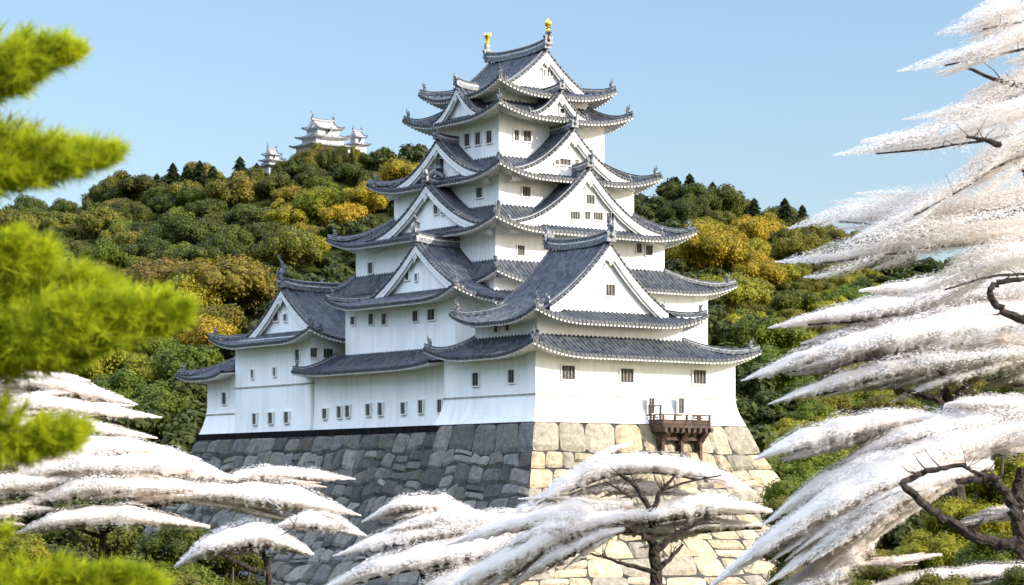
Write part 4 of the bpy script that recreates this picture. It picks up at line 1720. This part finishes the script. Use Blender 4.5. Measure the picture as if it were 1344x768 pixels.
blossom_tree(560, 96, 'low spreading white blossom tree under the middle of the rampart', [
    ([(475, 685), (530, 661), (580, 663), (640, 678)], [1, 12, 13, 1], 1.8),
    ([(512, 694), (560, 681), (618, 687)], [1, 9, 2], 1.0),
    ([(438, 730), (510, 708), (590, 695), (680, 690), (745, 674)], [1, 14, 20, 20, 10], .3),
    ([(420, 778), (500, 745), (580, 728), (670, 716), (760, 700)], [4, 18, 22, 22, 12], -.8),
    ([(520, 800), (600, 765), (690, 742), (770, 730)], [10, 24, 20, 4], -1.6),
], [([(560, 800), (556, 760), (550, 730), (545, 690)], 5, 2), ([(556, 760), (600, 735), (650, 712)], 3, 1), ([(552, 745), (505, 735), (470, 735)], 3, 1)], 5, 3)

blossom_tree(860, 84, 'white blossom tree with a forking black trunk in front of the sunlit rampart', [
    ([(698, 664), (745, 636), (800, 614), (860, 610), (930, 624), (992, 647)], [3, 14, 16, 15, 14, 2], 1.2),
    ([(598, 778), (680, 726), (760, 690), (850, 676)], [1, 17, 21, 10], .4, 6),
    ([(545, 802), (640, 750), (720, 706), (790, 684)], [2, 17, 20, 9], .0, 6),
    ([(655, 782), (720, 736), (780, 706), (820, 694)], [1, 13, 11, 4], -.5, 4),
    ([(790, 690), (850, 678), (930, 664), (1012, 672)], [4, 16, 18, 4], .6),
    ([(640, 700), (690, 672), (730, 655)], [2, 12, 6], 1.6),
    ([(585, 716), (670, 690), (750, 672), (830, 664)], [1, 15, 18, 8], .9, 5),
    ([(740, 652), (800, 640), (860, 640), (915, 652)], [2, 10, 10, 2], 1.5, 4),
    ([(800, 700), (860, 698), (930, 690), (1000, 690)], [3, 10, 12, 4], 1.2),
], [([(862, 775), (861, 745), (858, 715), (852, 702)], 10, 5), ([(858, 712), (840, 700), (822, 693), (809, 690)], 4.5, 1.5, -.6), ([(862, 722), (885, 702), (902, 692), (920, 686), (945, 687)], 4.5, 1, -.6), ([(864, 748), (880, 732), (897, 714)], 4.5, 1.5, -.6), ([(862, 752), (825, 742), (790, 730), (757, 724)], 3.5, .8, -.6),
    ([(856, 700), (854, 672), (858, 663)], 5, 4, .6), ([(854, 672), (846, 655), (832, 634), (813, 622)], 4, 2.6, -.4), ([(856, 668), (866, 648), (876, 636), (886, 624)], 4, 1.6, -.4), ([(868, 644), (890, 636), (925, 628), (947, 624)], 1.8, .8, -.4), ([(830, 654), (812, 643), (795, 632)], 1.8, 1, -.4)], 9, 4)

# right: the great near tree
blossom_tree(1400, 58, 'tall white blossom tree reaching in from the upper right corner', [
    ([(1228, 45), (1290, 28), (1370, 0)], [1, 17, 38], .5),
    ([(1177, 94), (1240, 80), (1300, 64), (1380, 40)], [1, 10, 16, 26], -.3),
    ([(1316, 84), (1350, 76), (1390, 60)], [1, 9, 16], -.8),
    ([(1092, 204), (1150, 196), (1220, 184), (1300, 164), (1390, 138)], [1, 9, 19, 30, 44], 0),
    ([(1185, 157), (1250, 147), (1310, 124), (1390, 90)], [1, 8, 16, 26], .6),
    ([(1110, 318), (1200, 275), (1265, 238), (1312, 204), (1390, 165)], [2, 12, 15, 20, 32], -.9),
    ([(1034, 300), (1100, 283), (1180, 283), (1250, 270), (1390, 240)], [1, 13, 21, 24, 30], .9, 7),
    ([(1018, 344), (1080, 338), (1150, 323), (1230, 305), (1390, 285)], [1, 12, 22, 30, 40], .2, 7),
    ([(1182, 390), (1240, 371), (1300, 345), (1390, 330)], [1, 15, 28, 42], -.7),
], [([(1402, 600), (1392, 420), (1380, 300), (1360, 235), (1330, 200), (1312, 188)], 18, 4.5), ([(1314, 190), (1295, 183), (1268, 180)], 4.5, 1.5, -1.9), ([(1390, 430), (1345, 421), (1316, 410), (1300, 392), (1298, 378), (1312, 370), (1344, 366)], 6.5, 3, -2.6), ([(1395, 260), (1300, 290), (1200, 300), (1120, 320)], 5, 1.5, .2), ([(1385, 120), (1320, 110), (1260, 85)], 5, 1.5, .3)], 16, 5, 1.25, .3, .8)

blossom_tree(1246, 74, 'broad white blossom tree with a short gnarled trunk right of the rampart', [
    ([(1008, 431), (1060, 421), (1130, 412), (1230, 398), (1390, 382)], [1, 8, 15, 24, 32], 1.4, 7),
    ([(973, 500), (1040, 479), (1110, 461), (1200, 444), (1390, 428)], [1, 12, 20, 30, 42], .7, 8),
    ([(1008, 531), (1070, 512), (1150, 494), (1235, 478), (1380, 462)], [1, 9, 18, 22, 20], .0, 6),
    ([(1290, 510), (1330, 500), (1390, 495)], [2, 9, 14], .5),
], [([(1256, 640), (1252, 580), (1248, 545), (1240, 512), (1232, 490)], 12, 4), ([(1246, 545), (1232, 524), (1205, 516), (1180, 510), (1157, 508)], 5.5, 1.5, -1.2), ([(1250, 540), (1262, 515), (1272, 498)], 8, 3, -1.2), ([(1248, 548), (1270, 545), (1284, 541)], 6, 2, -1.2), ([(1240, 500), (1236, 490), (1228, 484)], 3.5, 1.2, -1.3)], 12, 6, 1.38)

blossom_tree(1336, 56, 'low sweeping white blossom tree with thick black crooked limbs at the lower right', [
    ([(988, 604), (1040, 584), (1100, 569), (1170, 552), (1232, 548)], [1, 14, 20, 17, 5], 1.6),
    ([(925, 775), (1000, 722), (1080, 672), (1160, 622), (1250, 588), (1390, 570)], [1, 14, 22, 25, 26, 28], .5, 8),
    ([(1000, 690), (1060, 650), (1130, 612), (1200, 588), (1290, 572)], [1, 13, 20, 20, 14], 1.4, 5),
    ([(958, 748), (1030, 702), (1100, 656), (1180, 620), (1260, 600)], [1, 15, 22, 24, 12], -.1, 6),
    ([(1006, 768), (1080, 716), (1150, 668), (1230, 628), (1300, 610)], [1, 14, 21, 19, 8], -.6, 6),
    ([(1064, 738), (1120, 698), (1180, 656), (1230, 640)], [1, 11, 13, 6], -1.1, 4),
    ([(1100, 610), (1180, 575), (1260, 560), (1390, 548)], [1, 18, 26, 26], 1.2, 6),
    ([(1110, 742), (1170, 738), (1236, 728)], [1, 7, 2], -.3),
    ([(1246, 690), (1300, 678), (1350, 668)], [1, 9, 9], .6),
    ([(1130, 775), (1200, 760), (1300, 752), (1380, 750)], [2, 10, 12, 10], -.8),
    ([(1000, 800), (1080, 760), (1130, 720), (1160, 690)], [10, 24, 20, 3], .2),
], [([(1339, 780), (1337, 720), (1335, 680), (1336, 640), (1342, 615)], 11, 7), ([(1334, 712), (1308, 716), (1270, 700), (1232, 676), (1200, 652), (1183, 632)], 9, 4.5, -2.5), ([(1183, 634), (1205, 624), (1235, 614), (1268, 610)], 4.5, 3, -2.5), ([(1336, 680), (1322, 648), (1306, 628), (1280, 630), (1255, 634)], 8, 4, -2.4), ([(1306, 628), (1280, 620), (1262, 612)], 4, 1.5, -2.4)], 11, 7)

# ------------------------------------------------------------------ shrubs between the blossom trees
shr = [(1262, 640, 72, 62, LIME, 'yellow green shrub mound between the black limbs at lower right'), (1210, 690, 66, 55, LIME, 'yellow green shrub under the big crooked limb'), (1290, 690, 62, 60, GREEN, 'green shrub left of the lower right trunk'),
       (1120, 752, 60, 60, LIME, 'low yellow green shrub at the bottom edge beside the sweeping blossoms'), (1060, 612, 150, 60, GREEN, 'green shrub beyond the rampart foot, right of the stones'), (1300, 520, 130, 70, LIME, 'lime green tree top behind the gnarled trunk'),
       (1170, 715, 70, 45, OLIVE, 'olive shrub between two blossom layers at lower right'), (60, 700, 118, 90, DARK, 'dark shrub below the lower left blossom layers'), (180, 705, 122, 90, GREEN, 'green shrub behind the thin trunk at lower left'), (20, 690, 105, 50, LIME, 'bright shrub at the left edge under the blossoms'),
       (260, 745, 104, 60, OLIVE, 'olive shrub left of the forked dark trunk'), (140, 650, 130, 80, DARK, 'dark shrub behind the tiered blossom tree'), (300, 690, 128, 60, DARK, 'dark shrub between tiered blossoms and the rampart foot'), (1230, 745, 52, 60, OLIVE, 'olive shrub at the bottom edge near the lower right trunk'),
       (1330, 735, 50, 55, DARK, 'dark shrub around the foot of the lower right trunk'), (228, 676, 124, 66, DARK, 'dark shrub at the far left foot of the rampart'), (1040, 640, 140, 50, OLIVE, 'olive shrub at the right foot of the sunlit rampart')]
for k, (px, py, yy, hw, col, lb) in enumerate(shr):
    p = at(px, py, yy)
    rad = hw / F * yy
    gz = float(ground_z(p[0], yy))
    # a mound whose top is at py; its stems run down to the ground
    hs = 1.0
    hh = rad * 1.4
    root = empty('shrub', (p[0], yy, gz))
    tag(root, lb, 'shrub')
    V, Q = NEARB[k % 4]
    zc = p[2] - hh - gz
    Pv, Qv, zz, nn = [], [], zc, 0
    while True:
        Pv.append(V * rad * (1 + .08 * nn) + (.3 * rad * math.sin(nn * 2.4 + k), .3 * rad * math.cos(nn * 1.7 + k), zz))
        Qv.append(Q + nn * len(V))
        nn += 1
        if zz < .1 * rad or nn > 6:
            break
        zz -= rad * .95
    c = np_mesh('crown', np.concatenate(Pv), np.concatenate(Qv), 'leaf', root)
    c.color = (*col, 1)
    mb = MB()
    for a in range(5):
        an = a * 2 * PI / 5
        e = np.array((math.cos(an) * rad * .5, math.sin(an) * rad * .5, zc + rad * .5))
        mb.tube([(e[0] * .15, e[1] * .15, -.3), e * .55, e], [.16, .11, .05], 'bark_far', 6)
    mb.build('trunk', root)


# ------------------------------------------------------------------ pine in the left foreground
def pine_spray(pts, hws, Y, seed, tufts, base):
    rr = np.random.default_rng(seed)
    P, H = np.array(pts, float), np.maximum(np.array(hws, float) - 11, 5)
    m = len(P)
    Vs, n_need = [], 92
    twigs = MB()
    spine = [at(x, y, Y) - base for x, y in pts]
    twigs.tube(spine, list(np.linspace(.035, .008, m)), 'bark', 6)
    for k in range(int(tufts * .45)):
        s = rr.uniform(0, m - 1)
        c = np.array((np.interp(s, np.arange(m), P[:, 0]), np.interp(s, np.arange(m), P[:, 1])))
        h = np.interp(s, np.arange(m), H)
        a = rr.uniform(0, 2 * PI)
        q = rr.uniform(0, 1) ** .5
        tp = at(c[0] + math.cos(a) * h * q * 1.1, c[1] - math.sin(a) * h * q, Y + math.cos(a * 3 + k) * h / F * Y * 1.2)
        root = at(c[0] - 20, c[1] + 8, Y)
        d = unit(tp - root + np.array((.05, 0, .05)))
        ln = rr.uniform(.07, .125)
        n = n_need
        t = rr.uniform(-1.3, .35, n)
        b0 = tp - base + d * (t * ln)[:, None]
        nd = unit(d * rr.uniform(.5, 1.1, n)[:, None] + rr.normal(size=(n, 3)) * .5)
        L = ln * rr.uniform(.6, 1.1, n)
        sd = unit(np.cross(nd, rr.normal(size=(n, 3)))) * .0027
        tri = np.stack([b0 - sd, b0 + sd, b0 + nd * L[:, None]], 1)
        Vs.append(tri.reshape(-1, 3))
        if k % 6 == 0:
            twigs.tube([(np.array(at(c[0], c[1], Y)) - base) * .6 + (root - base) * .4, tp - base], [.006, .003], 'bark', 4)
    V = np.concatenate(Vs)
    return V, np.arange(len(V)).reshape(-1, 3), twigs


PY = 13.0
pb = np.array(((-190 - HX) / F * PY, PY, -2.6))
pine = empty('pine_tree', pb)
tag(pine, 'bright yellow green pine reaching in from the left edge, close and blurred', 'pine tree')
mb = MB()
trunk_pts = [np.array((0, 0, -.3)), np.array((.05, 0, .8)), np.array((-.04, .05, 1.8)), np.array((.06, 0, 2.9)), np.array((0, 0, 4.0)), np.array((.04, 0, 5.4))]
mb.tube(trunk_pts, [.16, .13, .12, .1, .08, .05], 'bark', 10, wob=.1)
mb.build('trunk', pine)
sprays = [([(-190, 130), (-60, 92), (0, 76), (60, 64), (104, 70)], [30, 42, 40, 30, 14], 480),
          ([(-190, 160), (-40, 128), (20, 106), (56, 90)], [15, 30, 28, 12], 220),
          ([(-190, 240), (-60, 200), (0, 192), (60, 204), (110, 204)], [40, 54, 48, 42, 22], 520),
          ([(-190, 270), (-60, 240), (0, 228), (60, 216), (120, 206), (164, 198)], [40, 52, 46, 40, 28, 12], 560),
          ([(-190, 360), (-60, 335), (0, 332), (40, 330), (62, 338)], [24, 44, 42, 36, 16], 420),
          ([(-190, 400), (-60, 388), (40, 382), (110, 374), (150, 382)], [40, 50, 48, 36, 16], 560),
          ([(-190, 480), (-60, 450), (40, 440), (120, 424), (190, 412), (238, 410)], [50, 70, 62, 52, 42, 22], 1150),
          ([(-190, 500), (-60, 480), (20, 470), (90, 462), (130, 455)], [40, 50, 44, 34, 16], 380),
          ([(-190, 600), (-60, 570), (0, 564), (60, 576), (108, 568)], [34, 56, 52, 44, 16], 600),
          ([(-190, 700), (-60, 695), (0, 700), (14, 702)], [15, 20, 12, 6], 60),
          ([(-190, 800), (-60, 770), (60, 760), (150, 764), (205, 774)], [25, 42, 36, 32, 16], 620)]
for k, (p, h, n) in enumerate(sprays):
    V, Q, tw = pine_spray(p, h, PY + random.uniform(-.4, .4), 500 + k, n, pb)
    b = tw.build('branch', pine)
    np_mesh('needles', V, Q, 'needle', b)
